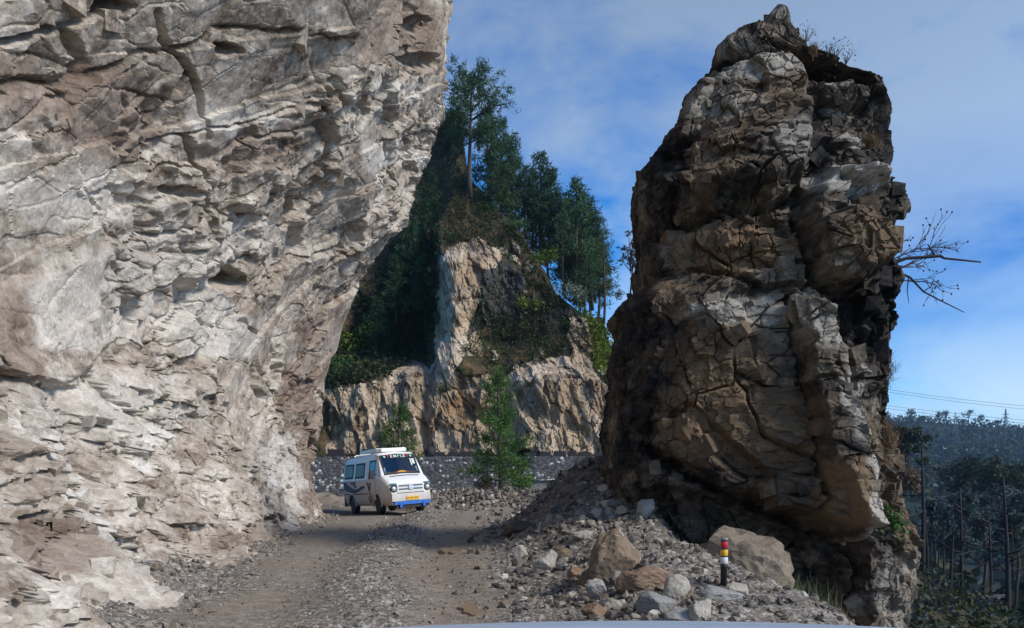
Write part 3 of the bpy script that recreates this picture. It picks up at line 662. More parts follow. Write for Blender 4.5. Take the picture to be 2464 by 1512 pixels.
    for q_ in ((1940, 525, 80, 32, .95), (1760, 260, 110, 45, .75), (1720, 800, 120, 30, .8), (1870, 840, 50, 60, .6), (1920, 1180, 22, 100, .9), (1900, 1000, 26, 80, .8), (1870, 60, 25, 40, .5), (1960, 440, 60, 20, .7), (1980, 260, 60, 20, .6), (1690, 360, 70, 40, .5), (1960, 940, 40, 30, .6), (1990, 330, 60, 18, .5), (2000, 1370, 30, 60, .5), (2080, 1400, 60, 100, .45), (1800, 470, 50, 40, .55), (1750, 160, 40, 40, .4)):  # pale tops and edges: sunlit highlights put into the rock colour
        pale = np.maximum(pale, blob(*q_))
    st = np.zeros(X.shape)  # dark stain on the right; shade of notches and left flank painted into tone
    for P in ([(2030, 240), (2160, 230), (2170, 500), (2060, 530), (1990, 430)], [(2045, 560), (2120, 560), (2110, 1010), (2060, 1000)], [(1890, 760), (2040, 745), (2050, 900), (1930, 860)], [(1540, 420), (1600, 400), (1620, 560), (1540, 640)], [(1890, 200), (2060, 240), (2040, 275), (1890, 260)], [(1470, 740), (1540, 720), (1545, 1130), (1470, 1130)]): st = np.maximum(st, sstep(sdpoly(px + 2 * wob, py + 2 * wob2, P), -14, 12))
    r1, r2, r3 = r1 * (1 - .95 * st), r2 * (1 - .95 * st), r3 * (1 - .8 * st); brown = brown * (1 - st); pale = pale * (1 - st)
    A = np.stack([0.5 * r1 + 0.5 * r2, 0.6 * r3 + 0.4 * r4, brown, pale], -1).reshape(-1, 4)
    mb = MB(); rr = np.random.default_rng(21); G = np.stack([X, Yc, Zg], -1); dens = np.zeros(nr); dens[(pyr > 30) & (pyr < 1560)] = 1; dens[(pyr > 30) & (pyr < 260)] = .22
    def setin(n, lo, hi, sink, asp, tmax=nf + 30):
        ii = rr.choice(nr, n, p=dens / dens.sum()); jj = rr.integers(0, tmax, n)
        if lo > .08: jj = np.clip(jj, int(nf * .14), int(nf * .86))
        sz = (lo + (hi - lo) * rr.random(n) ** 1.8) * np.interp(pyr[ii], [12, 150, 420], [.2, .38, 1])
        chunks(mb, G[ii, jj], np.stack([cs[jj], sn[jj], 0 * cs[jj]], -1), sz, int(rr.integers(9e5)), None, .16, sink, asp, np.stack([r1[ii, jj], r3[ii, jj], brown[ii, jj] * .8, pale[ii, jj] * .35], -1))
    setin(26, .22, .48, .80, (.95, .85, 1.1)); setin(420, .09, .25, .66, (.95, .8, 1.0)); setin(1500, .04, .13, .5, (1.1, .8, .85), nf + 60)
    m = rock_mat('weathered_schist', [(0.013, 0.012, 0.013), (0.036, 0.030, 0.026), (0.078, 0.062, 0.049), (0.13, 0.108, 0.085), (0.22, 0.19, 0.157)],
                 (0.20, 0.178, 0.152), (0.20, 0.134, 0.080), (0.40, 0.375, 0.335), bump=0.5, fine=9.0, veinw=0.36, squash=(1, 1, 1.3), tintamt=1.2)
    global PILLAR_MAT; PILLAR_MAT = m
    V = np.stack([X, Yc, Zg], -1).reshape(-1, 3)
    apex = np.array([[xc[-1], Y0 + lean[-1], z[-1] + 0.06]])
    j = np.arange(nc); t0 = (nr - 1) * nc
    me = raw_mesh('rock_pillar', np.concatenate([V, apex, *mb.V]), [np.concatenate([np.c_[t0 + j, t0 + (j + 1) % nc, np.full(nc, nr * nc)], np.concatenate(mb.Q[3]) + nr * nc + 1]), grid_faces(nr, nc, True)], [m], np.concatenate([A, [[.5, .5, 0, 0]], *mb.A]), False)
    link('rock_pillar', me, label='tall dark brown rock pillar standing alone on the valley side of the road', cat='rock pillar')
pillar()
# ------------------------------------------------------------------ wooded hill behind the bend
def yprof(Z): return np.interp(Z, [-6, 2.0, 3.4, 9.6, 10.6, 14.0, 20.5, 26, 31, 45], [69.2, 69.5, 69.8, 71.0, 72.0, 76.5, 78.0, 82.5, 88, 108])
def ymod(X, Z):
    xj = X + 1.5 * fbm(X * .6, Z, None, 2.6, 3, 320)
    m = 7.0 * sstep(-xj, 6.4, 8.8) * sstep(Z, 9.5, 14)            # dark wooded recess
    m = m - 1.5 * sstep(X, -0.5, 1.5) * sstep(11.5 - Z, 0, 2.0)  # bulge of the cut, right
    m = m - 2.6 * np.exp(-((X + 4.9 + 0.05 * (Z - 15)) / 1.5) ** 2) * sstep(Z, 9, 12) * sstep(24 - Z, 0, 3)   # rocky rib
    m = m - 1.5 * np.exp(-((X + 2.6) / 1.1) ** 2 - ((Z - 19.5) / 3.0) ** 2)
    m = m - 1.2 * np.exp(-((X - 5.0) / 2.2) ** 2 - ((Z - 13.8) / 1.6) ** 2)
    m = m + 1.4 * np.exp(-((X + 7.2) / 0.5) ** 2) * sstep(12 - Z, 0, 2)
    return m
def ysurf(X, Z): return yprof(Z) + ymod(X, Z)
def hillhit(px, py, it=30):
    Y = 75.0
    for _ in range(it):
        p = W(px, py, Y); Y = 0.5 * Y + 0.5 * float(ysurf(np.array([p[0]]), np.array([p[2]]))[0])
    return W(px, py, Y)
RIDGE = [(880, 150), (1000, 215), (1085, 262), (1112, 325), (1128, 440), (1165, 470), (1240, 540), (1290, 610), (1335, 690), (1400, 742), (1450, 765), (1490, 880), (1540, 1000), (1600, 1080)]
RP = np.array([hillhit(a, b) for a, b in RIDGE])
def ridge_z(X): return np.interp(X, RP[:, 0], RP[:, 2])
HILLROCK = [[(1050, 690), (1075, 600), (1110, 585), (1150, 565), (1205, 600), (1212, 640), (1180, 690), (1150, 740), (1125, 800), (1100, 880), (1045, 890)],
            [(790, 1095), (788, 935), (940, 905), (1000, 865), (1045, 880), (1090, 895), (1190, 930), (1225, 880), (1280, 855), (1340, 870), (1420, 855), (1470, 930), (1470, 1095)],
            [(1385, 760), (1410, 775), (1430, 850), (1400, 850)], [(1225, 560), (1260, 590), (1255, 620), (1230, 600)]]
def hill():
    nc, nr = 460, 400
    xs = np.linspace(-27, 14, nc); rz = ridge_z(xs) + 1.0 * fbm(xs, xs * 0, None, 3.2, 4, 300)
    t = np.linspace(0, 1, nr)[:, None]
    Z = 1.5 + (rz[None] - 1.5) * t; X = np.broadcast_to(xs[None], Z.shape).copy()
    Y = ysurf(X, Z)
    px = CX + F * X / Y; py = HY - F * (Z - CZ) / Y
    wx, wy = 26 * fbm(px, py, None, 45, 4, 310), 26 * fbm(px, py, None, 45, 4, 311)
    rock = np.zeros(X.shape)
    for P in HILLROCK: rock = np.maximum(rock, sstep(sdpoly(px + wx, py + wy, P), -4, 7))
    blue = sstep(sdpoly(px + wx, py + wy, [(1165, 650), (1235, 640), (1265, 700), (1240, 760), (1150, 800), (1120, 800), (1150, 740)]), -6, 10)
    rn = sstep(fbm(px, py, None, 42, 4, 318), .06, .2) * sstep(py, 540, 640) * sstep(px, 1040, 1075) * .85
    rock = np.maximum(rock, rn)
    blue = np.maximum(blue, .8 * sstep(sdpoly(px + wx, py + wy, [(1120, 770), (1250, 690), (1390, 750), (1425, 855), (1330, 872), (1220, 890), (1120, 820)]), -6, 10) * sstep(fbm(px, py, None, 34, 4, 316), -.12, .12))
    d1, r1 = facets(X, Z * 0.55, 2.2, 1.9, 0.42, 0.30, 601, 0.25)
    d2, r2 = facets(X + 0.25 * Z, Z * 0.4, 0.8, 0.75, 0.30, 0.40, 602, 0.25, cw=.12)
    d3, r3 = facets(X, Z * 0.6, 0.32, 0.3, 0.12, 0.40, 603, .1, cw=.14)
    flute = 0.40 * fbm(X * 1.6 + 0.5 * Z, Z * 0.30, None, 1.0, 4, 605)
    D = (d1 + d2 + d3 + flute) * (0.45 + 0.55 * rock) + 1.5 * fbm(X, Z, None, 3.4, 4, 606) * (1 - rock)
    Y = Y - D * sstep(t, 0, 0.02) * (1 - 0.6 * sstep(t, .93, 1))
    # back of the ridge
    tb = np.linspace(0.04, 1, 24)[:, None]
    Yb = Y[-1][None] + 45 * tb ** 1.2; Zb = rz[None] - 0.4 * 45 * tb ** 1.5
    Xf = np.concatenate([X, np.broadcast_to(xs[None], Yb.shape)]); Yf = np.concatenate([Y, Yb]); Zf = np.concatenate([Z, Zb])
    n2 = np.zeros(Yb.shape)
    brown = np.maximum(0.35 * sstep(fbm(px, py, None, 60, 3, 312), 0, 0.3) * rock, 0.9 * sstep(1 - np.hypot((px + wx - 1110) / 60, (py + wy - 985) / 45), 0, .4) * rock)
    rock = rock * (1 - .45 * sstep(sdpoly(px + wx, py + wy, [(785, 1100), (785, 910), (940, 900), (930, 1000), (960, 1100)]), -5, 12) * sstep(fbm(px, py, None, 16, 3, 314), -.25, .1))  # left end of the cut turned towards dark turf: its shade put into colour
    tone = np.clip(0.5 * r1 + 0.5 * r2, 0, 1)
    A = np.stack([np.concatenate([tone, n2 + .4]), np.concatenate([np.clip(rock - 0.85 * blue, 0, 1), n2]), np.concatenate([brown, n2]), np.concatenate([blue, n2])], -1).reshape(-1, 4)
    m, nt, b = new_mat('hill_rock_and_turf'); co = objco(nt, (1.0, 1.0, 0.45)); co1 = objco(nt)
    AT = N(nt, 'VertexColor', layer_name='rk'); S = N(nt, 'SeparateColor', {0: AT.outputs[0]})
    big = noise(nt, co, 0.5, 6, 0.6, .5); mid = noise(nt, co, 2.0, 8, 0.68); fn = noise(nt, co, 7, 6, 0.7)
    tt = mth(nt, 'ADD', mth(nt, 'MULTIPLY', S.outputs[0], 0.28), mth(nt, 'ADD', mth(nt, 'MULTIPLY', big, 0.5), mth(nt, 'MULTIPLY', mid, 0.62)))
    rc = ramp(nt, tt, [(0.40, (0.045, 0.034, 0.027)), (0.53, (0.155, 0.112, 0.08)), (0.68, (0.36, 0.28, 0.20)), (0.86, (0.58, 0.475, 0.36))])
    rc = mix(nt, S.outputs[2], rc, mix(nt, mid, (0.16, 0.095, 0.05), (0.36, 0.23, 0.12)))
    vg = ramp(nt, mth(nt, 'ADD', mth(nt, 'MULTIPLY', noise(nt, co1, 0.7, 6, 0.65), 0.65), mth(nt, 'MULTIPLY', fn, 0.35)),
              [(0.36, (0.018, 0.024, 0.014)), (0.47, (0.045, 0.044, 0.022)), (0.56, (0.095, 0.062, 0.034)), (0.68, (0.15, 0.115, 0.06))])
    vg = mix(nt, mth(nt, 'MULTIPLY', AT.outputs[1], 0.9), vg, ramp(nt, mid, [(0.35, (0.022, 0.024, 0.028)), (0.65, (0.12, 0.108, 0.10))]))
    edge = mth(nt, 'ADD', S.outputs[1], mth(nt, 'MULTIPLY', mth(nt, 'SUBTRACT', fn, 0.5), 0.9), True)
    c = mix(nt, ramp(nt, edge, [(0.35, (0, 0, 0)), (0.6, (1, 1, 1))]), vg, rc)
    bp = N(nt, 'Bump', {'Strength': 0.7, 'Distance': 0.25, 'Height': mth(nt, 'ADD', mid, mth(nt, 'MULTIPLY', fn, 0.6))})
    setp(nt, b, Base_Color=c, Roughness=0.95, Normal=bp.outputs[0]); b.inputs['Specular IOR Level'].default_value = 0.2
    me = raw_mesh('hill', np.stack([Xf, Yf, Zf], -1).reshape(-1, 3), [grid_faces(nr + 24, nc)], [m], A, False)
    link('hill', me, kind='structure', label='steep hill of tan cut rock below and dark scrub above', cat='hill')
hill()

# upper road on the wall, then the wall
mt = ground_mat('upper_road_dust', 'road')
m_ = MB(); m_.box((-8, 68.5, 2.95), (38, 4.4, 0.5)); link('upper_road', m_.mesh('upper_road', mt), kind='structure')

def wall():
    m, nt, b = new_mat('dry_stone'); A = N(nt, 'VertexColor', layer_name='rk'); S = N(nt, 'SeparateColor', {0: A.outputs[0]})
    co = objco(nt); f = noise(nt, co, 6, 6, .7)
    c = mix(nt, S.outputs[0], mix(nt, f, (0.042, 0.043, 0.048), (0.095, 0.092, 0.094)), mix(nt, f, (0.26, 0.26, 0.255), (0.42, 0.42, 0.41)))
    c = mix(nt, S.outputs[1], c, mix(nt, f, (0.13, 0.12, 0.12), (0.235, 0.215, 0.21)))
    c = mix(nt, 1.0, c, ramp(nt, A.outputs[1], [(0, (.30, .30, .30)), (.15, (.9, .9, .9)), (1, (2.3, 2.25, 2.2))]), 'MULTIPLY')
    c = mix(nt, S.outputs[2], c, (0.012, 0.012, 0.012))
    setp(nt, b, Base_Color=c, Roughness=0.9)
    nc, nr = 620, 170
    xs = np.linspace(-20, 10.5, nc); zs = np.linspace(-6, 3.25, nr); X, Z = np.meshgrid(xs, zs)
    F1, F2, r1, r2, r3, du, dv = voro(X / 0.27, Z / 0.19, 700)
    px = CX + F * X / 65.2; py = HY - F * (Z - CZ) / 65.2
    mort = sstep(Z, 1.3, 1.15) if False else (Z < 1.42) & (X > 0.6)     # pointed masonry below, right
    d = 0.06 * np.clip(0.6 - F1, 0, 1) * (0.4 + r2) * np.where(mort, 0.25, 1.0) + 0.03 * fbm(X, Z, None, 0.3, 3, 701)
    white = np.clip(sstep(r1, 0.86, 0.88) * sstep(F2 - F1, 0.12, 0.3), 0, 1) * np.where(mort, 0, 1)
    gx, gz = X / 1.05 + 0.5 * (np.floor(Z / 1.0) % 2), Z / 1.0
    weep = ((np.abs(gx - np.floor(gx) - 0.5) * 1.05 < 0.075) & (np.abs(gz - np.floor(gz) - 0.5) < 0.085) & mort).astype(float)
    lip = ((np.abs(gx - np.floor(gx) - 0.62) * 1.05 < 0.06) & (np.abs(gz - np.floor(gz) - 0.5) < 0.085) & mort).astype(float) * (r2 > .3)
    d = d - 0.12 * weep
    A_ = np.stack([np.maximum(white, lip * .8), np.where(mort & (lip < .5), 0.95, 0.0), weep, np.where(mort, .3, sstep(F2 - F1, .02, .16) * (.15 + .85 * r3))], -1).reshape(-1, 4)
    Yw = 65.3 + (Z + 6) * 0.012 - d - 0.16 * np.clip((np.abs(Z - 1.42) < 0.07) & (X > 0.6), 0, 1)
    V = np.stack([X, Yw, Z], -1).reshape(-1, 3)
    cap = np.stack([xs, 66.2 + 0 * xs, 3.25 + 0 * xs], -1); V = np.concatenate([V, cap]); A_ = np.concatenate([A_, np.tile([.3, 0, 0, 0], (nc, 1))])
    j = np.arange(nc - 1)
    me = raw_mesh('retaining_wall', V, [grid_faces(nr, nc), np.c_[(nr - 1) * nc + j, (nr - 1) * nc + j + 1, nr * nc + j + 1, nr * nc + j]], [m], A_, False)
    link('retaining_wall', me, label='long dark stone retaining wall with white stones carrying the upper road', cat='wall')
wall()
dk = plain('soot_black_stone', (0.022, 0.022, 0.026), 0.85, var=.4)
for i, (x0, x1, hh) in enumerate([(788, 830, 0.55), (1040, 1072, 0.34), (1078, 1102, 0.34), (1106, 1140, 0.4), (1266, 1292, 0.32), (1300, 1326, 0.36), (1331, 1362, 0.42), (1366, 1388, 0.46), (1392, 1422, 0.34), (1428, 1458, 0.3)]):
    Y = 65.72; a, b_ = (x0 - CX) / F * Y, (x1 - CX) / F * Y
    m_ = MB(); m_.box(((a + b_) / 2, Y, 3.25 + hh / 2), (b_ - a, 0.5, hh), taper=0.88, a=[.5, .5, 0, 0])
    o = link('guard_stone', m_.mesh('guard_stone', dk))
    tag(o, 'tall black guard block on the wall top at its far end behind the van' if i == 0 else 'low black guard stone on the edge of the retaining wall', 'guard stone', 'black guard stones along the wall top')
# a small dark domed heap on the wall top by the van
ox, oy, oz = W(1035, 1092, 65.7); m_ = MB(); m_.lathe([(0.32, 0), (0.42, .25), (0.36, .55), (0.2, .72), (0.02, .76)], 16, a=[.5, .5, 0, 0])
link('guard_stone', m_.mesh('guard_stone', dk, True), None, 'round topped black guard stone on the wall just right of the van roof', 'guard stone', 'black guard stones along the wall top', loc=(ox, 65.7, 3.24))
# ------------------------------------------------------------------ trees and plants
NEEDLE = leaf_mat('pine_needles', (0.016, 0.042, 0.024), (0.072, 0.135, 0.055))
NEEDLE2 = leaf_mat('sunlit_pine_needles', (0.025, 0.07, 0.018), (0.10, 0.19, 0.045))  # brighter, yellower copy of the needles: sunshine put into the colour
BARK = bark_mat('pine_bark', (0.030, 0.022, 0.020), (0.10, 0.068, 0.055))
BURNT = bark_mat('burnt_bark', (0.006, 0.006, 0.008), (0.028, 0.028, 0.032))
TWIG = bark_mat('grey_twig', (0.05, 0.05, 0.055), (0.12, 0.115, 0.11))
YG = leaf_mat('yellow_green_leaf', (0.05, 0.085, 0.010), (0.17, 0.23, 0.03))
GR = leaf_mat('fresh_green_leaf', (0.018, 0.055, 0.014), (0.075, 0.15, 0.035))
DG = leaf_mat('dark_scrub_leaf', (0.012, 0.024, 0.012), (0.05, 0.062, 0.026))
PALE = leaf_mat('pale_grey_leaf', (0.06, 0.085, 0.06), (0.20, 0.24, 0.16))
BLUEG = leaf_mat('grey_green_leaf', (0.024, 0.044, 0.050), (0.085, 0.122, 0.120))
SCR = leaf_mat('olive_scrub_leaf', (0.03, 0.03, 0.014), (0.085, 0.075, 0.04))
DRY = leaf_mat('dry_brown_grass', (0.09, 0.055, 0.03), (0.25, 0.165, 0.10))
STRAW = leaf_mat('green_straw_grass', (0.07, 0.10, 0.045), (0.26, 0.30, 0.18))

def blades(C, D, L, Wd, r, tone, curve=0.0):
    """thin triangles from points C along D"""
    n = len(C); D = D / (np.linalg.norm(D, axis=1)[:, None] + 1e-9)
    S = np.cross(D, r.normal(size=(n, 3))); S /= np.linalg.norm(S, axis=1)[:, None] + 1e-9
    L = np.broadcast_to(L, (n,))[:, None]; Wd = np.broadcast_to(Wd, (n,))[:, None]
    V = np.stack([C - S * Wd, C + S * Wd, C + D * L], 1).reshape(-1, 3)
    a = np.repeat(np.c_[tone, tone, 0 * tone, 0 * tone], 3, 0)
    return V, np.arange(3 * n).reshape(-1, 3), a

def leaves(C, size, r, tone):
    n = len(C); A = r.normal(size=(n, 3)); A /= np.linalg.norm(A, axis=1)[:, None]
    B = np.cross(A, r.normal(size=(n, 3))); B /= np.linalg.norm(B, axis=1)[:, None] + 1e-9
    size = np.broadcast_to(size, (n,))[:, None]
    V = np.stack([C - A * size, C + B * size * 0.55, C + A * size, C - B * size * 0.55], 1).reshape(-1, 3)
    return V, np.arange(4 * n).reshape(-1, 4), np.repeat(np.c_[tone, tone, 0 * tone, 0 * tone], 4, 0)

def pine(h, r0, start, spread, nb, seed, tufts=7, nbl=12, flat=False, bl=0.42, bw=0.035, lean=0.0, open_=1.0):
    """trunk+limbs mesh and needle mesh, base at the origin"""
    r = np.random.default_rng(seed); T = MB(); Cn = MB()
    k = 9; t = np.linspace(0, 1, k)
    bend = np.c_[lean * t * h + 0.05 * h * 0.25 * np.sin(2.3 * t + seed), 0.03 * h * np.sin(1.9 * t + 2 * seed) * 0.5, t * h]
    bend[0] = [0, 0, -0.6]
    T.tube(bend, r0 * (1 - 0.86 * t) + 0.012, 8)
    CC, DD, TT = [], [], []
    for i in range(nb):
        f = start + (1 - start) * ((i + r.random()) / nb)
        f = min(f, 0.985)
        p = np.array([np.interp(f, t, bend[:, j]) for j in range(3)])
        az = i * 2.4 + r.normal() * 0.5
        u = (f - start) / (1 - start)
        Lb = spread * (((1 - u) ** 0.75 * 0.9 + 0.13) if not flat else (0.35 + 0.75 * math.sin(math.pi * min(1, 0.18 + u * 0.72)))) * (0.65 + 0.5 * r.random())
        up = (-0.12 + 0.55 * u) if not flat else (0.15 + 0.75 * u)
        m = 5; s = np.linspace(0, 1, m)
        rad = np.array([math.cos(az), math.sin(az), 0])
        Pb = p + rad * (Lb * s)[:, None] + np.array([0, 0, 1]) * (Lb * (up * s + 0.22 * s * s * (1 if u > 0.3 else 0.6)))[:, None] + r.normal(size=(m, 3)) * 0.03 * Lb * s[:, None]
        T.tube(Pb, np.linspace(max(0.02, r0 * 0.34 * (1 - 0.6 * u)), 0.010, m), 5, cap=False)
        nt_ = max(3, int(tufts * Lb / spread * 1.4 * open_))
        for q in range(nt_):
            sp = 0.30 + 0.70 * (q + r.random()) / nt_
            c = np.array([np.interp(sp, s, Pb[:, j]) for j in range(3)]) + r.normal(size=3) * 0.13 * Lb * np.array([1, 1, 0.45])
            n_ = nbl; d = r.normal(size=(n_, 3)) + rad * 0.4 + np.array([0, 0, 0.45])
            CC.append(np.repeat(c[None], n_, 0) + r.normal(size=(n_, 3)) * bl * 0.42); DD.append(d)
            TT.append(np.clip(r.random() * 0.65 + 0.35 * r.random(n_), 0, 1))
    C = np.concatenate(CC); V, Fc, a = blades(C, np.concatenate(DD), bl * (0.7 + 0.6 * r.random(len(C))), bw, r, np.concatenate(TT))
    Cn.add(V, [Fc], a)
    return T, Cn

def plant_tree(name, tm, cm, loc, label, cat, group=None, rz=0.0, s=1.0, trunk='trunk', crown='crown'):
    o = empty(name, loc, label, cat, group, rz); o.scale = (s, s, s)
    link(trunk, tm, o)
    if cm: link(crown, cm, o)
    return o

PV = []
for i, (st, sp, nb, opn) in enumerate([(0.22, 2.6, 40, 1.0), (0.30, 2.2, 36, 1.0), (0.36, 2.4, 30, 0.8), (0.18, 2.9, 46, 1.1), (0.45, 2.3, 26, 0.8)]):
    T, Cn = pine(10.0, 0.17, st, sp, nb, 40 + i, open_=opn, tufts=7, nbl=14, bl=0.50, bw=0.055)
    PV.append((T.mesh('pine_trunk', BARK, True), Cn.mesh('pine_crown', NEEDLE)))

# the lone flat topped pine on the knoll
T, Cn = pine(10.8, 0.24, 0.42, 3.0, 36, 5, tufts=12, nbl=14, flat=True, bl=0.40, bw=0.05)
p = W(1132, 462, 83.4)
limb = np.array([[0.1, 0, 7.0], [1.2, -.1, 7.7], [2.4, -.2, 8.3], [3.4, -.2, 8.5], [4.3, -.1, 8.7]]); T.tube(limb, np.linspace(.10, .02, 5), 5)
r = np.random.default_rng(9); c = np.concatenate([limb[2] + (limb[4] - limb[2]) * t + r.normal(size=3) * [.5, .4, .25] + r.normal(size=(12, 3)) * .15 for t in np.linspace(0, 1, 16)])
V, Fc, a = blades(c, r.normal(size=c.shape) + [0, 0, .5], .38, .032, r, r.random(len(c))); Cn.add(V, [Fc], a)
plant_tree('pine_tree', T.mesh('pine_trunk', BARK, True), Cn.mesh('pine_crown', NEEDLE), p, 'lone tall pine with a bare trunk and spreading flat crown on the knoll', 'pine tree', 'pine trees on the hill')

ridge_pines = [(1105, 345, 262, 93, 3, 'small pine peeping out between the pale cliff and the lone tall pine'),
    (1172, 475, 262, 88, 0, 'dense dark pine crowding close behind the lone tall pine'), (1205, 485, 292, 90, 3, 'bushy pine just right of the lone tall pine, broadest of that clump'),
    (1232, 510, 330, 92, 3, 'pine at the right edge of the clump behind the lone tall pine'), (1190, 540, 380, 86, 0, 'short pine low in the clump behind the lone tall pine'), (1222, 540, 400, 87, 3, 'short bushy pine at the lower right of the clump behind the lone pine'),
    (1264, 560, 402, 90, 2, 'pine standing first on the left of the ridge row'), (1282, 580, 412, 92, 1, 'second pine from the left in the ridge row'),
    (1300, 600, 372, 88, 4, 'slender pine with the highest tip of the ridge row'), (1324, 612, 408, 87, 1, 'pine directly right of the slenderest ridge pine'),
    (1346, 640, 470, 88, 3, 'low bushy pine in the middle of the ridge row'), (1368, 660, 480, 90, 0, 'mid green pine between the middle and the twin tipped ridge pine'),
    (1384, 705, 440, 85, 1, 'tall pine with a rounded tip in the right half of the ridge row'), (1404, 715, 470, 88, 0, 'pine close behind the rounded tip ridge pine'),
    (1426, 725, 512, 88, 3, 'bushy pine descending the ridge near its right end'), (1440, 745, 560, 90, 0, 'last dense pine at the right end of the ridge row'),
    (1408, 760, 590, 82, 2, 'pine rising from the slope in front of the ridge row'), (1355, 690, 520, 83, 4, 'pine with a visible bare trunk in front of the ridge row')]
for i, (px, pb, pt, Y, v, lab) in enumerate(ridge_pines):
    p = W(px, pb, Y); q = W(px, pt, Y); p[2] -= 0.4
    plant_tree('pine_tree', *PV[v], p, lab, 'pine tree', 'pine trees on the hill', rz=1.3 * i, s=(q[2] - p[2]) / 10.0)
for px, pb, pt, Y, v, lab in ((1030, 640, 430, 90, 0, 'dark pine in the shaded recess just below the cliff overhang'), (1002, 740, 560, 89, 3, 'dark pine midway down the shaded recess'), (962, 800, 640, 87, 3, 'bushy dark pine low in the shaded recess'), (1032, 800, 640, 87, 0, 'dark pine against the left side of the tan rib'), (915, 860, 730, 85, 3, 'lowest dark pine in the recess near the pale cliff')):
    p = W(px, pb, Y); q = W(px, pt, Y); p[1] = ysurf(p[0:1], p[2:3])[0] - .3
    plant_tree('pine_tree', *PV[v], p, lab, 'pine tree', 'pine trees on the hill', rz=px * .7, s=(q[2] - p[2]) / 10.0)
for i, (px, pb, pt, Y, v) in enumerate(((1250, 610, 470, 94, 0), (1288, 640, 466, 93, 3), (1320, 668, 500, 94, 0), (1360, 700, 520, 94, 3), (1395, 738, 545, 93, 0), (1422, 765, 572, 94, 3))):
    p = W(px, pb, Y); q = W(px, pt, Y)
    plant_tree('pine_tree', *PV[v], p, ('first', 'second', 'third', 'fourth', 'fifth', 'sixth')[i] + ' pine from the left in the dense back rank behind the ridge row', 'pine tree', 'pine trees on the hill', rz=i * 2.1, s=(q[2] - p[2]) / 10.0)
# thin open pine at the right end, against the sky
T, Cn = pine(8.5, 0.13, 0.25, 2.3, 22, 77, tufts=5, nbl=10, bl=.34, bw=.03, open_=.7)
plant_tree('pine_tree', T.mesh('pine_trunk', BARK, True), Cn.mesh('pine_crown', NEEDLE), W(1453, 765, 83), 'thin open pine against the sky beside the rock pillar', 'pine tree', 'pine trees on the hill')
# pine in front of the wall, in sun, and a smaller one behind the van
T, Cn = pine(6.9, 0.13, 0.10, 2.15, 36, 21, tufts=10, nbl=18, bl=.33, bw=.03, open_=1.0, lean=-0.01)
p = W(1203, 1196, 47.5); plant_tree('pine_tree', T.mesh('pine_trunk', BARK, True), Cn.mesh('pine_crown', NEEDLE2), p, 'young green pine with upswept branches in front of the retaining wall', 'pine tree')
T, Cn = pine(6.0, 0.10, 0.40, 1.5, 26, 22, tufts=8, nbl=18, bl=.32, bw=.026)
p = W(962, 980, 53); plant_tree('pine_tree', T.mesh('pine_trunk', BARK, True), Cn.mesh('pine_crown', NEEDLE2), (p[0], 53, p[2] - 6.0), 'small round pine rising behind the white van', 'pine tree')

def bush_mesh(name, rad, n, leaf, mat, seed, h=0.9, clumps=9):
    r = np.random.default_rng(seed); B = MB(); St = MB()
    cc = r.normal(size=(clumps, 3)); cc /= np.linalg.norm(cc, axis=1)[:, None]; cc *= (0.35 + 0.6 * r.random(clumps))[:, None] * rad; cc[:, 2] = np.abs(cc[:, 2]) * h + 0.25 * rad
    for c in cc:
        k = n // clumps; P = c + r.normal(size=(k, 3)) * rad * 0.24
        V, Fc, a = leaves(P, leaf * (0.6 + 0.8 * r.random(k)), r, np.clip(r.random() * 0.6 + 0.4 * r.random(k), 0, 1)); B.add(V, [Fc], a)
        St.tube([[0, 0, -0.2 * rad], c * 0.5, c], [0.04 * rad, 0.025 * rad, 0.01 * rad], 5)
    return St.mesh(name + '_stem', BARK, True), B.mesh(name + '_leaves', mat)
def bush(px, py, Y, rpx, mat, label, seed, n=420, loc=None, leaf=0.10, group=None, cat='bush'):
    p = hillhit(px, py) if Y is None else W(px, py, Y)
    rad = rpx / F * p[1]
    s, l = bush_mesh('bush', rad, n, leaf * rad, mat, seed)
    o = empty('bush', p - np.array([0, 0.3 * rad, 0.5 * rad]), label, cat, group); link('stem', s, o); link('foliage', l, o)
bush(1312, 622, None, 34, YG, 'bright yellow green bush below the ridge pines', 1)
bush(1200, 478, None, 24, YG, 'small yellow green bush beside the foot of the lone pine', 2)
bush(1372, 705, None, 36, PALE, 'pale grey leaved bush on the slope under the ridge pines', 3)
bush(1462, 880, 78, 34, GR, 'bright green bush next to the left edge of the rock pillar', 4)
bush(1446, 800, 80, 30, YG, 'olive green bush just above the bright green bush by the pillar', 41)
bush(1248, 545, None, 26, GR, 'green bush on the hill edge between the two pine clumps', 5)
bush(868, 820, None, 52, YG, 'leafy green bush glowing in the dark recess above the wall', 6, 700)
bush(940, 835, None, 34, DG, 'dull green bush to the right of the leafy bush in the recess', 7)
bush(836, 885, None, 46, GR, 'low green bush at the top of the cut rock beside the pale cliff', 8)
bush(1005, 740, None, 34, BLUEG, 'bluish green bush high in the dark recess', 9)
bush(1135, 850, None, 24, DG, 'small dark bush on the tan rib of rock', 10)
bush(1275, 735, None, 34, YG, 'olive bush on the ledge in the middle of the hill', 11)
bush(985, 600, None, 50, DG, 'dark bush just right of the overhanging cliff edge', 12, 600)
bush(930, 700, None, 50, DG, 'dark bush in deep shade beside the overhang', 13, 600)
bush(905, 800, None, 40, GR, 'fresh green bush right of the leafy bush in the recess', 17, 600)
bush(1262, 1165, 50, 30, GR, 'green bush beside the young pine in front of the wall', 14, 500)
bush(1258, 1118, 49.6, 30, GR, 'round green bush on a dark stem right of the young pine', 141, 500)
bush(1215, 1180, 46.5, 20, YG, 'yellowish low bush at the foot of the young pine', 15)
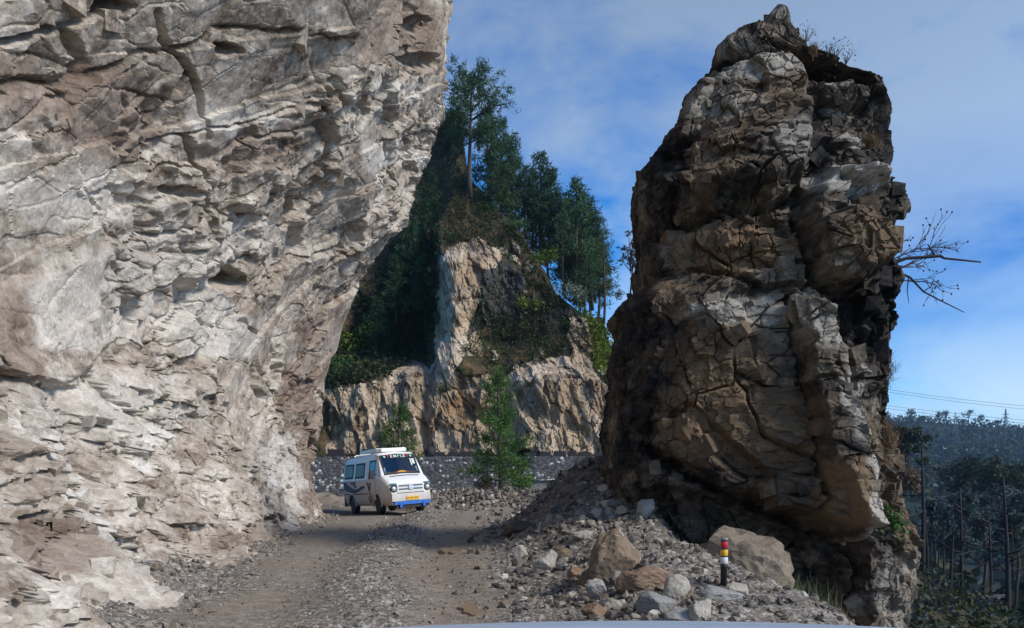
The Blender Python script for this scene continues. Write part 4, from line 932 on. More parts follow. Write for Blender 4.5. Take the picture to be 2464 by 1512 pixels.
bush(1165, 1175, 48, 26, DRY, 'brown dry bush left of the young pine trunk', 16)
bush(1150, 1100, 50, 22, GR, 'small green sprig left of the young pine', 161, 200)
# the stem of the round bush
m_ = MB(); q = W(1258, 1185, 49.6); e_ = W(1256, 1110, 49.6); m_.tube([q - [0, 0, 1.5], q, e_], [.12, .12, .09], 7)

def hillhits(px, py):
    Y = np.full(px.shape, 75.0)
    for _ in range(14):
        X, Z = (px - CX) / F * Y, CZ + (HY - py) / F * Y; Y = 0.5 * Y + 0.5 * ysurf(X, Z)
    return np.stack([(px - CX) / F * Y, Y, CZ + (HY - py) / F * Y], -1)
def scatter_scrub(seed, n, polys, inv, name, mat, lsize, per, label):
    r = np.random.default_rng(seed); B = MB(); k = 0
    while k < n:
        px, py = r.uniform(790, 1495, 400), r.uniform(300, 1090, 400)
        ok = np.zeros(400, bool)
        for P in polys: ok |= sdpoly(px, py, P) > 0
        for P in inv: ok &= sdpoly(px, py, P) < -3
        for p in hillhits(px[ok], py[ok]):
            if p[2] > ridge_z(p[0]) - 0.1: continue
            rad = 0.25 + 0.45 * r.random() ** 2; c = per
            P = p + r.normal(size=(c, 3)) * rad * [0.8, .5, .6] + [0, -.2, .1]
            V, Fc, at = leaves(P, lsize * (0.5 + r.random(c)), r, np.clip(r.random() * 0.7 + 0.3 * r.random(c), 0, 1)); B.add(V, [Fc], at); k += 1
            if k >= n: break
    link(name, B.mesh(name, mat), kind='stuff', label=label, cat='undergrowth')
veg = [[(1010, 520), (1060, 420), (1070, 320), (1110, 330), (1135, 455), (1240, 545), (1330, 690), (1450, 765), (1480, 900), (1430, 860), (1300, 860), (1210, 910), (1110, 890), (1050, 880), (1000, 870), (940, 905), (790, 930), (800, 850), (900, 680)]]
scatter_scrub(61, 560, veg, HILLROCK[:1], 'undergrowth', DG, 0.085, 30, 'dark scrubby undergrowth covering the upper hill')
scatter_scrub(62, 200, veg, HILLROCK[:1], 'undergrowth', GR, 0.085, 28, 'green leafy undergrowth patches on the hill')
scatter_scrub(63, 420, [[(1010, 480), (1070, 330), (1140, 460), (1230, 560), (1230, 600), (1050, 600)], [(1130, 770), (1300, 740), (1420, 800), (1420, 850), (1210, 900), (1120, 860)]], [], 'undergrowth', SCR, 0.085, 20, 'brown dried undergrowth on the knoll')

scatter_scrub(65, 170, [[(1395, 740), (1440, 770), (1490, 860), (1490, 910), (1440, 900), (1425, 820)]], [], 'undergrowth', YG, 0.12, 12, 'bright grassy undergrowth between the hill and the pillar')
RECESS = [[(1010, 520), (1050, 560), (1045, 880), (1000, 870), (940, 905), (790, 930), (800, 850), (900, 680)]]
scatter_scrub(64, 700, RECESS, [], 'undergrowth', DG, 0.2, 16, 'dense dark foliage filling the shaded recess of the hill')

# ------------------------------------------------------------------ burnt trunks on the valley spur
def burnt(px, pb, pt, Y, seed, r0, label, nb=7, lean=0.0):
    r = np.random.default_rng(seed); p = W(px, pb, Y); h = W(px, pt, Y)[2] - p[2]
    M_ = MB(); k = 8; t = np.linspace(0, 1, k)
    P = np.c_[lean * h * t + 0.02 * h * np.sin(3 * t + seed), 0 * t, t * h]; P[0, 2] = -1.5
    M_.tube(P, r0 * .72 * (1 - .8 * t) + .012, 7)
    o = empty('dead_tree', p, label, 'dead tree', 'burnt dead trees below the road'); link('trunk', M_.mesh('trunk', BURNT, True), o)
    for i in range(nb):
        B = MB()
        f = 0.18 + 0.75 * (i + r.random()) / nb; c = np.array([np.interp(f, t, P[:, j]) for j in range(3)]); az = r.choice([0, math.pi]) + r.normal() * .6
        L = (0.5 + 1.3 * r.random()) * (1.1 - .5 * f); d = np.array([math.cos(az), math.sin(az), 0.1 + .35 * r.normal()])
        s = np.linspace(0, 1, 4)[:, None]; B.tube(c + d * L * s + r.normal(size=(4, 3)) * .06 * s + [0, 0, .2] * s * s, np.linspace(.05, .012, 4), 4); link('branch', B.mesh('branch', BURNT, True), o)
burnt(2214, 1362, 1072, 40, 1, .155, 'tall burnt trunk with a bent tip standing just right of the rock pillar', lean=.03)
burnt(2230, 1340, 1230, 44, 2, .08, 'short burnt stem immediately right of the tall bent burnt trunk', 3)
burnt(2250, 1345, 1262, 45, 21, .06, 'thin charred stick, second right of the tall bent burnt trunk', 2)
burnt(2272, 1368, 1280, 45, 3, .07, 'short thin charred pole halfway down the spur', 2)
burnt(2292, 1512, 1250, 36, 4, .13, 'charred trunk with a stubby top beside the forked burnt trunk', 6)
burnt(2322, 1530, 1175, 37, 5, .15, 'forked burnt trunk leaning a little left in the middle of the burnt group', 9, -.055)
burnt(2385, 1520, 1215, 39, 6, .12, 'slim burnt trunk leaning left beyond the forked one', 7, -.04)
burnt(2418, 1540, 1145, 35, 7, .17, 'thick burnt trunk nearest the right edge of the view', 9, .0)
burnt(2436, 1330, 1260, 48, 71, .06, 'small burnt stem behind the thick burnt trunk', 3)
burnt(2184, 1540, 1400, 26, 8, .05, 'thin dead stick rising close beside the base of the rock pillar', 2)
# a fallen charred trunk
m_ = MB(); a_, b_ = W(2280, 1452, 36), W(2425, 1434, 38); m_.tube([a_, .5 * (a_ + b_) + [0, 0, .1], b_], [.11, .12, .08], 7)
m_.tube([.4 * a_ + .6 * b_, .4 * a_ + .6 * b_ + [.3, 0, .5]], [.04, .01], 5)
link('fallen_trunk', m_.mesh('fallen_trunk', BURNT, True), None, 'charred fallen trunk lying across between the burnt trees', 'fallen trunk')

# greyish leafy trees lower in the valley
def leafy(px, pb, pt, Y, wpx, mat, seed, label, n=2600):
    r = np.random.default_rng(seed); p = W(px, pb, Y); h = W(px, pt, Y)[2] - p[2]; wd = wpx / F * Y
    B = MB(); T = MB(); T.tube([[0, 0, -1.5], [0.05 * h, 0, .35 * h], [0, 0, .8 * h]], [.017 * h, .014 * h, .005 * h], 6)
    nc_ = 26
    for i in range(nc_):
        u = r.random(); c = np.array([r.normal() * wd * .45 * (1.1 - .5 * u), r.normal() * wd * .4, h * (.35 + .65 * u)]); k = n // nc_
        T.tube([[0, 0, c[2] * .6], c], [.008 * h, .003 * h], 4, cap=False)
        P = c + r.normal(size=(k, 3)) * wd * .17 * [1, 1, .75]
        V, Fc, a = leaves(P, (.08 + .12 * r.random(k)) * (Y / 60) ** .8, r, np.clip(r.random() * .65 + .35 * r.random(k), 0, 1)); B.add(V, [Fc], a)
    plant_tree('leafy_tree', T.mesh('trunk', BARK, True), B.mesh('crown', mat), p, label, 'tree', 'leafy trees below the road')
leafy(2300, 1420, 1195, 62, 55, BLUEG, 1, 'grey green tree behind the forked burnt trunk')
leafy(2362, 1430, 1170, 70, 60, BLUEG, 2, 'widest grey green tree in the middle of the valley group')
leafy(2440, 1440, 1195, 64, 50, BLUEG, 3, 'grey green tree behind the thick burnt trunk at the right')
leafy(2255, 1350, 1210, 75, 40, BLUEG, 4, 'grey green tree close behind the tall bent burnt trunk')
leafy(2400, 1250, 1110, 150, 50, DG, 5, 'dark tree on the lower valley side above the grey green trees')
leafy(2330, 1230, 1105, 170, 60, DG, 6, 'dark broad tree uphill of the forked burnt trunk')
leafy(2180, 1160, 1020, 120, 45, DG, 7, 'dark green tree beside the pillar at the far skyline')
leafy(2175, 1215, 1110, 100, 34, DRY, 8, 'reddish brown tree low beside the rock pillar')
leafy(2450, 1200, 1120, 190, 40, DG, 9, 'dark tree at the right edge below the far ridge')
leafy(1516, 690, 560, 120, 26, TWIG, 10, 'pale bare tree peeping out left of the rock pillar', 300)

def ground_scrub():
    r = np.random.default_rng(5); B = MB()
    YA = 22 + 60 * r.random(2600) ** 1.3; XA = YA * r.uniform(.40, .66, 2600); ZA = height(XA, YA)
    for X, Y, z in zip(XA, YA, ZA):
        rad = .2 + .35 * r.random()
        c = 9; P = np.array([X, Y, z + .5 * rad]) + r.normal(size=(c, 3)) * rad * [1, 1, .5]
        V, Fc, a = leaves(P, .07 + .11 * r.random(c), r, np.clip(r.random() * .7 + .3 * r.random(c), 0, 1)); B.add(V, [Fc], a, int(r.integers(0, 4)))
    link('undergrowth', B.mesh('undergrowth', [DG, DG, BLUEG, SCR]), kind='stuff', label='mixed brown and green brush on the slope below the pillar', cat='undergrowth')
ground_scrub()

def far_forest():
    r = np.random.default_rng(6); B = MB()
    n = 8600
    Y = np.exp(r.uniform(math.log(95), math.log(1010), n)); X = Y * r.uniform(.31, .82, n)
    keep = fbm(X, Y, None, 60, 3, 330) > np.where(Y < 250, -.02, np.where(Y > 350, -.34, -.12))
    X, Y = X[keep], Y[keep]; Z = height(X, Y)
    for x, y, z in zip(X, Y, Z):
        h = 5 + 6 * r.random(); c = 14
        P = np.array([x, y, z + h * .5]) + r.normal(size=(c, 3)) * [h * .22, h * .22, h * .25]
        V, Fc, a = leaves(P, h * (.12 + .12 * r.random(c)), r, np.clip(r.random() * .8 + .2 * r.random(c), 0, 1)); B.add(V, [Fc], a, 0 if r.random() < .8 else 1)
    link('forest', B.mesh('forest', [DG, BLUEG]), kind='stuff', label='dark blue green forest covering the far hillside', cat='forest')
far_forest()
# trees standing on the far skyline
for i, (px, pb, h, wd, lab) in enumerate([(2194, 1008, 30, 17, 'thin umbrella topped tree alone at the left of the far skyline'), (2259, 1012, 26, 11, 'small flat topped tree left of the darkest skyline tree'), (2277, 1014, 32, 17, 'darkest rounded tree on the far skyline'),
        (2316, 1022, 15, 9, 'small pointed tree between the two pylons'), (2331, 1026, 34, 24, 'broad layered tree on the skyline between the two pylons'), (2363, 1028, 28, 18, 'round tree halfway between the broad layered tree and the big pylon'),
        (2382, 1031, 12, 8, 'tiny tree left of the big pylon'), (2399, 1036, 16, 22, 'low bushy tree at the left foot of the big pylon'), (2436, 1042, 12, 22, 'low bush at the right foot of the big pylon'), (2452, 1046, 10, 16, 'low bush at the right end of the skyline')]):
    Y = 990.0; r = np.random.default_rng(900 + i); p = W(px, pb + 3, Y); p[2] = height(np.array([p[0]]), np.array([Y]))[0] - 1
    hh = h / F * Y * 1.1; ww = wd / F * Y
    T = MB(); T.tube([[0, 0, -3], [0, 0, hh * .8]], [.55, .25], 5); B = MB()
    for k in range(9):
        c = np.array([r.normal() * ww * .30, r.normal() * ww * .3, hh * (.62 + .33 * r.random()) if h > 20 else hh * (.3 + .6 * r.random())])
        P = c + r.normal(size=(26, 3)) * [ww * .15, ww * .15, hh * .07]; T.tube([[0, 0, hh * .5], c], [.25, .1], 4, cap=False)
        V, Fc, a = leaves(P, .5 + .5 * r.random(26), r, r.random(26)); B.add(V, [Fc], a)
    plant_tree('skyline_tree', T.mesh('trunk', BARK), B.mesh('crown', DG), p, lab, 'tree', 'trees on the far skyline')

# ------------------------------------------------------------------ growth on the pillar
def bare_shrub():
    r = np.random.default_rng(31); M_ = MB(); Fb = MB()
    def grow(p, d, L, rad, dep):
        n = 4; s = np.linspace(0, 1, n)[:, None]; q = p + d * L * s + r.normal(size=(n, 3)) * .04 * L * s
        M_.tube(q, np.linspace(rad, rad * .55, n), 4, cap=False)
        if dep == 0:
            if r.random() < .6: M_.lathe([(0.001, -.025), (.022, 0), (.001, .028)], 5, c=q[-1], m=1)
            return
        for _ in range(3 if dep > 1 else 2):
            t = r.uniform(.35, 1); d2 = d + r.normal(size=3) * [.45, .35, .45]; d2 /= np.linalg.norm(d2)
            grow(p + d * L * t, d2, L * r.uniform(.5, .75), max(.006, rad * .62), dep - 1)
    b0 = W(2142, 645, Y0)
    for dx, dz, L in ((1, .55, .95), (1, .2, 1.0), (.9, .9, .8), (1, -.1, .8), (.8, .35, .9)):
        d = np.array([dx, r.normal() * .25, dz]); d /= np.linalg.norm(d); grow(b0 + r.normal(size=3) * [.03, .1, .12], d, L * .90, .017, 3)
    o = empty('bare_shrub', b0, 'leafless twiggy shrub with small buds sticking out of the pillar', 'shrub')
    for nm, mb, mt in (('twigs', M_, [TWIG, BURNT]),):
        x = link(nm, mb.mesh(nm, mt, True), o); x.location = tuple(-b0)
bare_shrub()
m_ = MB(); Yb = Y0 - .5
pts = lambda L: np.array([W(a, b_, Yb) for a, b_ in L])
m_.tube(pts([(2120, 668), (2145, 635), (2180, 622), (2245, 618), (2262, 616), (2272, 622), (2360, 631)]), [.05, .042, .034, .03, .034, .024, .016], 7)
m_.tube(pts([(2250, 618), (2243, 605), (2232, 588)]), [.022, .018, .012], 6)
m_.tube(pts([(2145, 648), (2190, 668), (2222, 702), (2260, 722), (2320, 752)]), [.026, .022, .018, .014, .008], 6)
m_.tube(pts([(2186, 668), (2183, 700), (2187, 730)]), [.014, .01, .006], 5); m_.tube(pts([(2222, 702), (2240, 690), (2248, 668)]), [.012, .01, .006], 5)
link('dead_branch', m_.mesh('dead_branch', BURNT, True), None, 'thick dark dead branch reaching out sideways from the pillar', 'branch')

def tuft(name, loc, n, L, spread, mat, seed, label, cat, wd=.006, droop=0.0, flat=(1, 1, 1)):
    r = np.random.default_rng(seed); c = r.normal(size=(n, 3)) * spread * np.array(flat)
    d = r.normal(size=(n, 3)) * .45 + [0, -.12, 1 - droop]
    V, Fc, a = blades(c, d, L * (.5 + .8 * r.random(n)), wd, r, np.clip(r.random(n), 0, 1)); B = MB(); B.add(V, [Fc], a)
    link(name, B.mesh(name, mat), None, label, cat, loc=loc)
def pil(px, py, dy=-2.0): return W(px, py, Y0 + dy)
tuft('grass_tuft', W(1890, 1482, 11.3), 700, .48, .18, STRAW, 1, 'long greenish grass tuft at the foot of the rock pillar', 'grass', flat=(1.5, .8, .35))
tuft('grass_tuft', W(1640, 1400, 12.4), 260, .32, .12, STRAW, 2, 'thin pale grass left of the striped marker post', 'grass', flat=(1.4, .7, .3))
tuft('grass_tuft', W(1955, 1500, 11.2), 260, .36, .12, DRY, 3, 'dry grass at the bottom of the pillar groove', 'grass', flat=(1.4, .7, .4))
for i, (px, py, dy, s, lab) in enumerate([(2120, 900, -1.0, .26, 'dry brown grass hanging high on the right side of the pillar'), (2120, 1070, -1.2, .32, 'largest dry brown grass patch on the pillar, above the green plant'), (2110, 1140, -1.3, .26, 'dry brown grass patch below the largest one'),
        (2130, 1330, -1.3, .30, 'dry brown grass patch under the green plant on the pillar'), (2150, 1410, -1.2, .30, 'dry brown grass lowest on the right pillar edge'), (2085, 575, -1.6, .14, 'rusty grass under the pillar shoulder'), (2095, 350, -1.0, .16, 'rusty grass on the upper right of the pillar'), (1958, 122, -.5, .11, 'dry grass beside the pillar summit'), (2110, 462, -1.0, .16, 'rusty grass above the jutting block of the pillar')]):
    tuft('dry_grass', pil(px, py, dy), int(900 * s / .3), s, s * .5, DRY, 50 + i, lab, 'grass', wd=.007, flat=(.7, .7, 1.0), droop=.3)
s_, l_ = bush_mesh('plant', .42, 620, .055, GR, 60); o = empty('green_plant', pil(2125, 1285, -1.9), 'bright green leafy plant clinging to the right side of the pillar', 'plant'); link('stem', s_, o); link('foliage', l_, o)
for i, (px, py, dy) in enumerate([(1937, 100, -.3), (2010, 140, -.4), (2035, 150, -.2), (1990, 132, -.2)]):
    r = np.random.default_rng(70 + i); M_ = MB()
    for _ in range(16):
        d = r.normal(size=3) * [.5, .3, .2] + [.25, 0, 1]; d /= np.linalg.norm(d); L = r.uniform(.12, .36); M_.tube([[0, 0, -.05], d * L * .6, d * L + r.normal(size=3) * .02], [.006, .004, .002], 4, cap=False)
    C = r.normal(size=(40, 3)) * [.12, .08, .1] + [.04, 0, .17]; V, Fc, a = leaves(C, .014 + .014 * r.random(40), r, r.random(40)); 
    o = empty('twiggy_weed', pil(px, py, dy), ['thin weed right behind the pillar summit', 'twiggy weed in the middle of the pillar shoulder', 'rightmost twiggy weed on the pillar shoulder', 'twiggy weed nearer the summit on the shoulder'][i], 'weed')
    link('twigs', M_.mesh('twigs', TWIG), o); B = MB(); B.add(V, [Fc], a); link('leaves', B.mesh('leaves', DG), o)
# ------------------------------------------------------------------ loose stones
def groundhit(px, py):
    Y = np.linspace(5.5, 46, 900); X = (px - CX) / F * Y; Z = CZ + (HY - py) / F * Y
    g = height(X, Y); i = np.argmax(Z <= g)
    return np.array([X[i], Y[i], g[i]])
def ico(sub):
    import bmesh
    bm = bmesh.new(); bmesh.ops.create_icosphere(bm, subdivisions=sub, radius=1.0)
    V = np.array([v.co[:] for v in bm.verts]); Fc = np.array([[v.index for v in f.verts] for f in bm.faces]); bm.free()
    return V, Fc
ICO = {k: ico(k) for k in (1, 2, 4)}
def stone_shape(sub, r, planes=13, aspect=(1, .8, .65), rough=0.02):
    V, Fc = ICO[sub]
    Nn = r.normal(size=(planes, 3)); Nn /= np.linalg.norm(Nn, axis=1)[:, None]; c = 0.62 + 0.38 * r.random(planes)
    dt = V @ Nn.T; rr = np.where(dt > 0.05, c / np.maximum(dt, .05), 9).min(1); rr = np.minimum(rr, 1.25)
    P = V * rr[:, None]
    if rough and sub > 2: P = P * (1 + rough * .55 * fbm(P[:, 0] * 8, P[:, 1] * 8, P[:, 2] * 8, 1.0, 3, int(r.integers(1e6))))[:, None]
    if rough: P = P * (1 + rough * fbm(P[:, 0] * 3, P[:, 1] * 3, P[:, 2] * 3, 1.0, 4, int(r.integers(1e6))))[:, None]
    return P * np.array(aspect), Fc
def stone_mat(name, stops, scale=6.0, bump=.5):
    m, nt, b = new_mat(name); co = objco(nt); oi = N(nt, 'ObjectInfo').outputs['Random']
    A = N(nt, 'VertexColor', layer_name='rk'); S = N(nt, 'SeparateColor', {0: A.outputs[0]})
    f = noise(nt, co, scale, 8, .68); g = noise(nt, co, scale * .35, 5, .6, .5)
    t = mth(nt, 'FRACT', mth(nt, 'ADD', oi, S.outputs[0])); c = ramp(nt, t, stops)
    c = mix(nt, mth(nt, 'MULTIPLY', mth(nt, 'SUBTRACT', g, .5), 3.5, True), c, (.19, .145, .105))
    c = mix(nt, 1.0, c, ramp(nt, f, [(.28, (.55, .55, .54)), (.5, (1, 1, 1)), (.72, (1.35, 1.34, 1.3))]), 'MULTIPLY')
    setp(nt, b, Base_Color=c, Roughness=.9, Normal=N(nt, 'Bump', {'Strength': bump, 'Distance': .04, 'Height': f}).outputs[0]); b.inputs['Specular IOR Level'].default_value = .25
    return m
STONE = stone_mat('loose_stone', [(0, (.034, .033, .035)), (.25, (.090, .086, .084)), (.45, (.155, .142, .128)), (.6, (.12, .09, .067)), (.74, (.25, .23, .205)), (.88, (.18, .145, .115)), (.97, (.40, .375, .34)), (1, (.50, .475, .44))], 9)
RUB = stone_mat('rubble_stone_surface', [(0, (.06, .058, .06)), (.15, (.15, .145, .14)), (.4, (.27, .25, .225)), (.55, (.19, .14, .10)), (.7, (.32, .295, .26)), (.85, (.22, .18, .14)), (1, (.43, .40, .36))], 10)
BOULD = {'brown': stone_mat('brown_stone', [(0, (.13, .095, .066)), (1, (.18, .135, .096))], 5), 'red': stone_mat('reddish_stone', [(0, (.20, .132, .092)), (1, (.24, .165, .118))], 4),
         'pale': stone_mat('pale_stone', [(0, (.30, .278, .245)), (1, (.38, .355, .315))], 5), 'grey': stone_mat('grey_stone', [(0, (.22, .22, .22)), (1, (.30, .295, .285))], 4), 'dark': stone_mat('dark_stone', [(0, (.07, .055, .045)), (1, (.11, .085, .065))], 4)}
BL = [(1478, 1392, 100, 116, 'brown', 'largest upright brown boulder with a pale right edge in the rubble', .10), (1566, 1418, 104, 50, 'red', 'broad flat reddish boulder lying right of the upright brown boulder', 0), (1524, 1428, 62, 52, 'red', 'squarish red brown boulder tucked under the flat reddish boulder', .3),
      (1626, 1446, 58, 60, 'pale', 'pale block leaning at the right end of the flat reddish boulder', .2), (1590, 1474, 84, 52, 'grey', 'wide grey boulder below the pale block', 0), (1316, 1378, 50, 54, 'pale', 'whitish upright stone near the left end of the rubble heap', .1),
      (1252, 1346, 40, 34, 'pale', 'white rounded stone lying leftmost at the rubble edge', 0), (1738, 1450, 88, 38, 'grey', 'long grey boulder lying at the foot of the striped post', .05), (1772, 1440, 44, 46, 'pale', 'white wedge of stone just right of the striped post', -.3),
      (1812, 1432, 190, 140, 'brown', 'huge rounded brown boulder behind the striped post', 0), (1244, 1288, 66, 34, 'dark', 'dark brown boulder at the road edge where the heap begins', 0), (1552, 1244, 34, 52, 'grey', 'slim grey stone standing high on the heap against the pillar', .25),
      (1416, 1412, 54, 40, 'brown', 'brown stone beside the left foot of the upright brown boulder', 0), (1440, 1436, 60, 40, 'grey', 'pale topped grey stone below the upright brown boulder', .15), (1432, 1488, 58, 44, 'red', 'rust coloured stone at the bottom of the rubble close to the bonnet', .2),
      (1690, 1500, 50, 70, 'pale', 'pale jagged slab at the bottom of the rubble near the bonnet', -.25), (1468, 1476, 52, 40, 'pale', 'pale pointed stone right of the rust coloured one', .1), (1385, 1396, 44, 30, 'red', 'small rusty stone half buried left of the brown boulder', 0),
      (1405, 1300, 40, 24, 'pale', 'pale block in the upper middle of the rubble', 0), (1350, 1345, 46, 34, 'brown', 'sloping brown stone above the whitish upright stone', .3), (1640, 1500, 60, 40, 'grey', 'grey stone touching the bonnet line in the middle of the rubble', 0)]
for i, (px, py, wp, hp, cn, lab, lean) in enumerate(BL):
    r = np.random.default_rng(400 + i); p = groundhit(px, py)
    wd, ht = wp / F * p[1] / 2, hp / F * p[1] / 2
    if i == 9:
        wd, ht = 105 / F * 14.2, 82 / F * 14.2; p = W(1815, 1372, 14.2) - [0, wd * .3, ht * .78]; V, Fc = stone_shape(4, r, 18, (1, 1, 1), .2)
    else:
        V, Fc = stone_shape(4, r, 9 if i else 8, (1, 1, 1), .13)
    V = V * [wd * 1.08, max(wd * .75, ht * .6), ht * 1.12]; a = np.tile([.5, .5, 0, 0], (len(V), 1))
    c_, s_ = math.cos(lean), math.sin(lean); V = np.c_[V[:, 0] * c_ + V[:, 2] * s_, V[:, 1], -V[:, 0] * s_ + V[:, 2] * c_]
    if i == 0:
        c3 = V[Fc].mean(1); fn = np.cross(V[Fc[:, 1]] - V[Fc[:, 0]], V[Fc[:, 2]] - V[Fc[:, 0]]); fn /= np.linalg.norm(fn, axis=1)[:, None] + 1e-9
        mi = ((fn[:, 0] > .72) | (fn[:, 2] > .9)).astype(int)  # faces turned right and up get paler stone: sunlit sides put into colour
        me = raw_mesh('boulder', V, [Fc], [BOULD[cn], BOULD['pale']], a, False, mi)
    else: me = raw_mesh('boulder', V, [Fc], [PILLAR_MAT if i == 9 else BOULD[cn]], np.tile([.62, .62, .6, .3], (len(V), 1)) if i == 9 else a)
    o = link('boulder', me, None, lab, 'boulder', loc=p + [0, wd * .3, ht * (.78 if i == 9 else .66)])
SV = []
for i in range(14):
    r = np.random.default_rng(500 + i); V, Fc = HR[i]; V = V * [1, .6 + .35 * r.random(), .45 + .35 * r.random()]
    SV.append(raw_mesh('stone', V, [Fc], [RUB], np.tile([0.0, .5, 0, 0], (len(V), 1))))
r = np.random.default_rng(77)
def in_poly(P, n):
    A = np.array(P); out = []
    while len(out) < n:
        a, b_ = r.uniform(A[:, 0].min(), A[:, 0].max()), r.uniform(A[:, 1].min(), A[:, 1].max())
        if sdpoly(np.array([a]), np.array([b_]), P)[0] > 0: out.append((a, b_))
    return out
HEAP = [(1205, 1290), (1330, 1215), (1440, 1140), (1480, 1170), (1560, 1230), (1640, 1330), (1720, 1430), (1850, 1500), (1690, 1508), (1380, 1505), (1290, 1460), (1200, 1370)]
def place(n, P, lo, hi, lab, group, k=0):
    for a, b_ in in_poly(P, n):
        p = groundhit(a, b_); s = (lo + (hi - lo) * r.random() ** 2.2) / F * p[1] / 2
        o = link('rubble_stone', SV[int(r.integers(len(SV)))], None, lab, 'stone', group, loc=p + [0, 0, s * .25], rot=(r.normal() * .5, r.normal() * .5, r.random() * 6.3), scale=s * 1.15)
place(215, HEAP, 16, 50, 'angular loose stone in the rubble heap between the road and the rock pillar', 'rubble stones of the heap below the pillar')
place(34, [(370, 1350), (470, 1310), (640, 1285), (660, 1325), (520, 1385), (390, 1430)], 10, 26, 'grey broken stone at the foot of the pale cliff', 'broken stones at the foot of the cliff')
place(12, [(690, 1215), (770, 1205), (800, 1230), (780, 1250), (690, 1250)], 10, 24, 'brown stone piled at the far corner of the cliff', 'stones at the far corner of the cliff')
place(38, [(1042, 1208), (1060, 1180), (1300, 1190), (1300, 1215)], 9, 24, 'tan stone in the low berm behind the van', 'stones of the low berm across the bend')

def gravel(n, sub, sampler, lo, hi, name, label, seed, mat=None):
    rr = np.random.default_rng(seed); B = MB(); tmpl = [(V * [1, .8, .62], Fc) for V, Fc in HR[:10]]
    XY = sampler(rr, n); Z = height(XY[:, 0], XY[:, 1])
    for (x, y), z in zip(XY, Z):
        V, Fc = tmpl[int(rr.integers(10))]; s = (lo + (hi - lo) * rr.random() ** 2.5) * (0.45 + y / 15)
        e = Euler((rr.normal() * .6, rr.normal() * .6, rr.random() * 6.3)).to_matrix(); t = rr.random()
        B.add((V * s) @ np.array(e).T + [x, y, z + s * .2], [Fc], [t, t, 0, 0])
    link(name, B.mesh(name, mat or STONE), kind='stuff', label=label, cat='gravel')
def smp_heap(rr, n):
    out = []
    while len(out) < n:
        Y = 7.2 * (40 / 7.2) ** rr.random(); x = road_r(Y) + rr.normal() * .35 + 3.6 * rr.random() ** 1.2
        if Y > 30 and x > 2: continue
        out.append((x, Y))
    return np.array(out)
def smp_left(rr, n):
    Y = 7.0 * (39 / 7.0) ** rr.random(n); return np.c_[road_l(Y) + rr.normal(size=n) * .35 - 2.2 * rr.random(n) ** 1.5, Y]
def smp_road(rr, n):
    Y = 6.8 * (36 / 6.8) ** rr.random(n); m = .5 * (road_l(Y) + road_r(Y)); hw = .5 * (road_r(Y) - road_l(Y))
    x = np.where(rr.random(n) < .55, m + .25 + rr.normal(size=n) * .62, m + hw * np.sign(rr.normal(size=n)) * (1.15 - .5 * rr.random(n) ** 2)); return np.c_[x, Y]
def smp_berm(rr, n): return np.c_[rr.uniform(-4.8, 2.2, n), 40 + rr.normal(size=n) * .9]
gravel(4600, 1, smp_heap, .022, .085, 'gravel', 'crushed grey rubble filling the heap on the valley side', 1)
gravel(2600, 1, smp_left, .02, .075, 'gravel', 'grey broken rubble along the foot of the cliff', 2, RUB)
gravel(5200, 1, smp_road, .009, .030, 'gravel', 'loose grey gravel scattered along the road', 3)
gravel(1500, 1, smp_berm, .018, .07, 'gravel', 'small tan rubble of the berm behind the van', 4)

# ------------------------------------------------------------------ striped marker post
def post():
    p = groundhit(1741, 1414); s = 112 / F * p[1]       # visible height
    k = s / 0.62
    o = empty('marker_post', p, 'black marker post with red, yellow and white reflective bands', 'marker post'); o.rotation_euler = (0, .02, 0)
    bl = plain('black_plastic', (.012, .014, .018), .38, var=.2); R_ = .046 * k
    m_ = MB(); m_.lathe([(R_ * .93, -.3), (R_ * .93, .255 * k), (R_ * 1.08, .262 * k), (R_ * 1.08, .285 * k), (R_, .292 * k), (R_, .615 * k), (R_ * .9, .628 * k), (.001, .63 * k)], 28); link('shaft', m_.mesh('shaft', bl, True), o)
    for z0, z1, nm, c in ((.31, .395, 'white_band', (.62, .63, .64)), (.415, .495, 'yellow_band', (.72, .40, .02)), (.52, .60, 'red_band', (.48, .012, .04))):
        b_ = MB(); q = R_ + .003; b_.lathe([(q - .002, z0 * k), (q, (z0 + .004) * k), (q, (z1 - .004) * k), (q - .002, z1 * k)], 28); link(nm, b_.mesh(nm, plain(nm, c, .35, var=.10), True), o)
    m_ = MB(); m_.lathe([(R_ * 1.05, .622 * k), (R_ * 1.12, .632 * k), (R_ * 1.05, .65 * k), (.001, .655 * k)], 28); link('cap', m_.mesh('cap', plain('grey_cap', (.20, .21, .21), .5), True), o)
post()

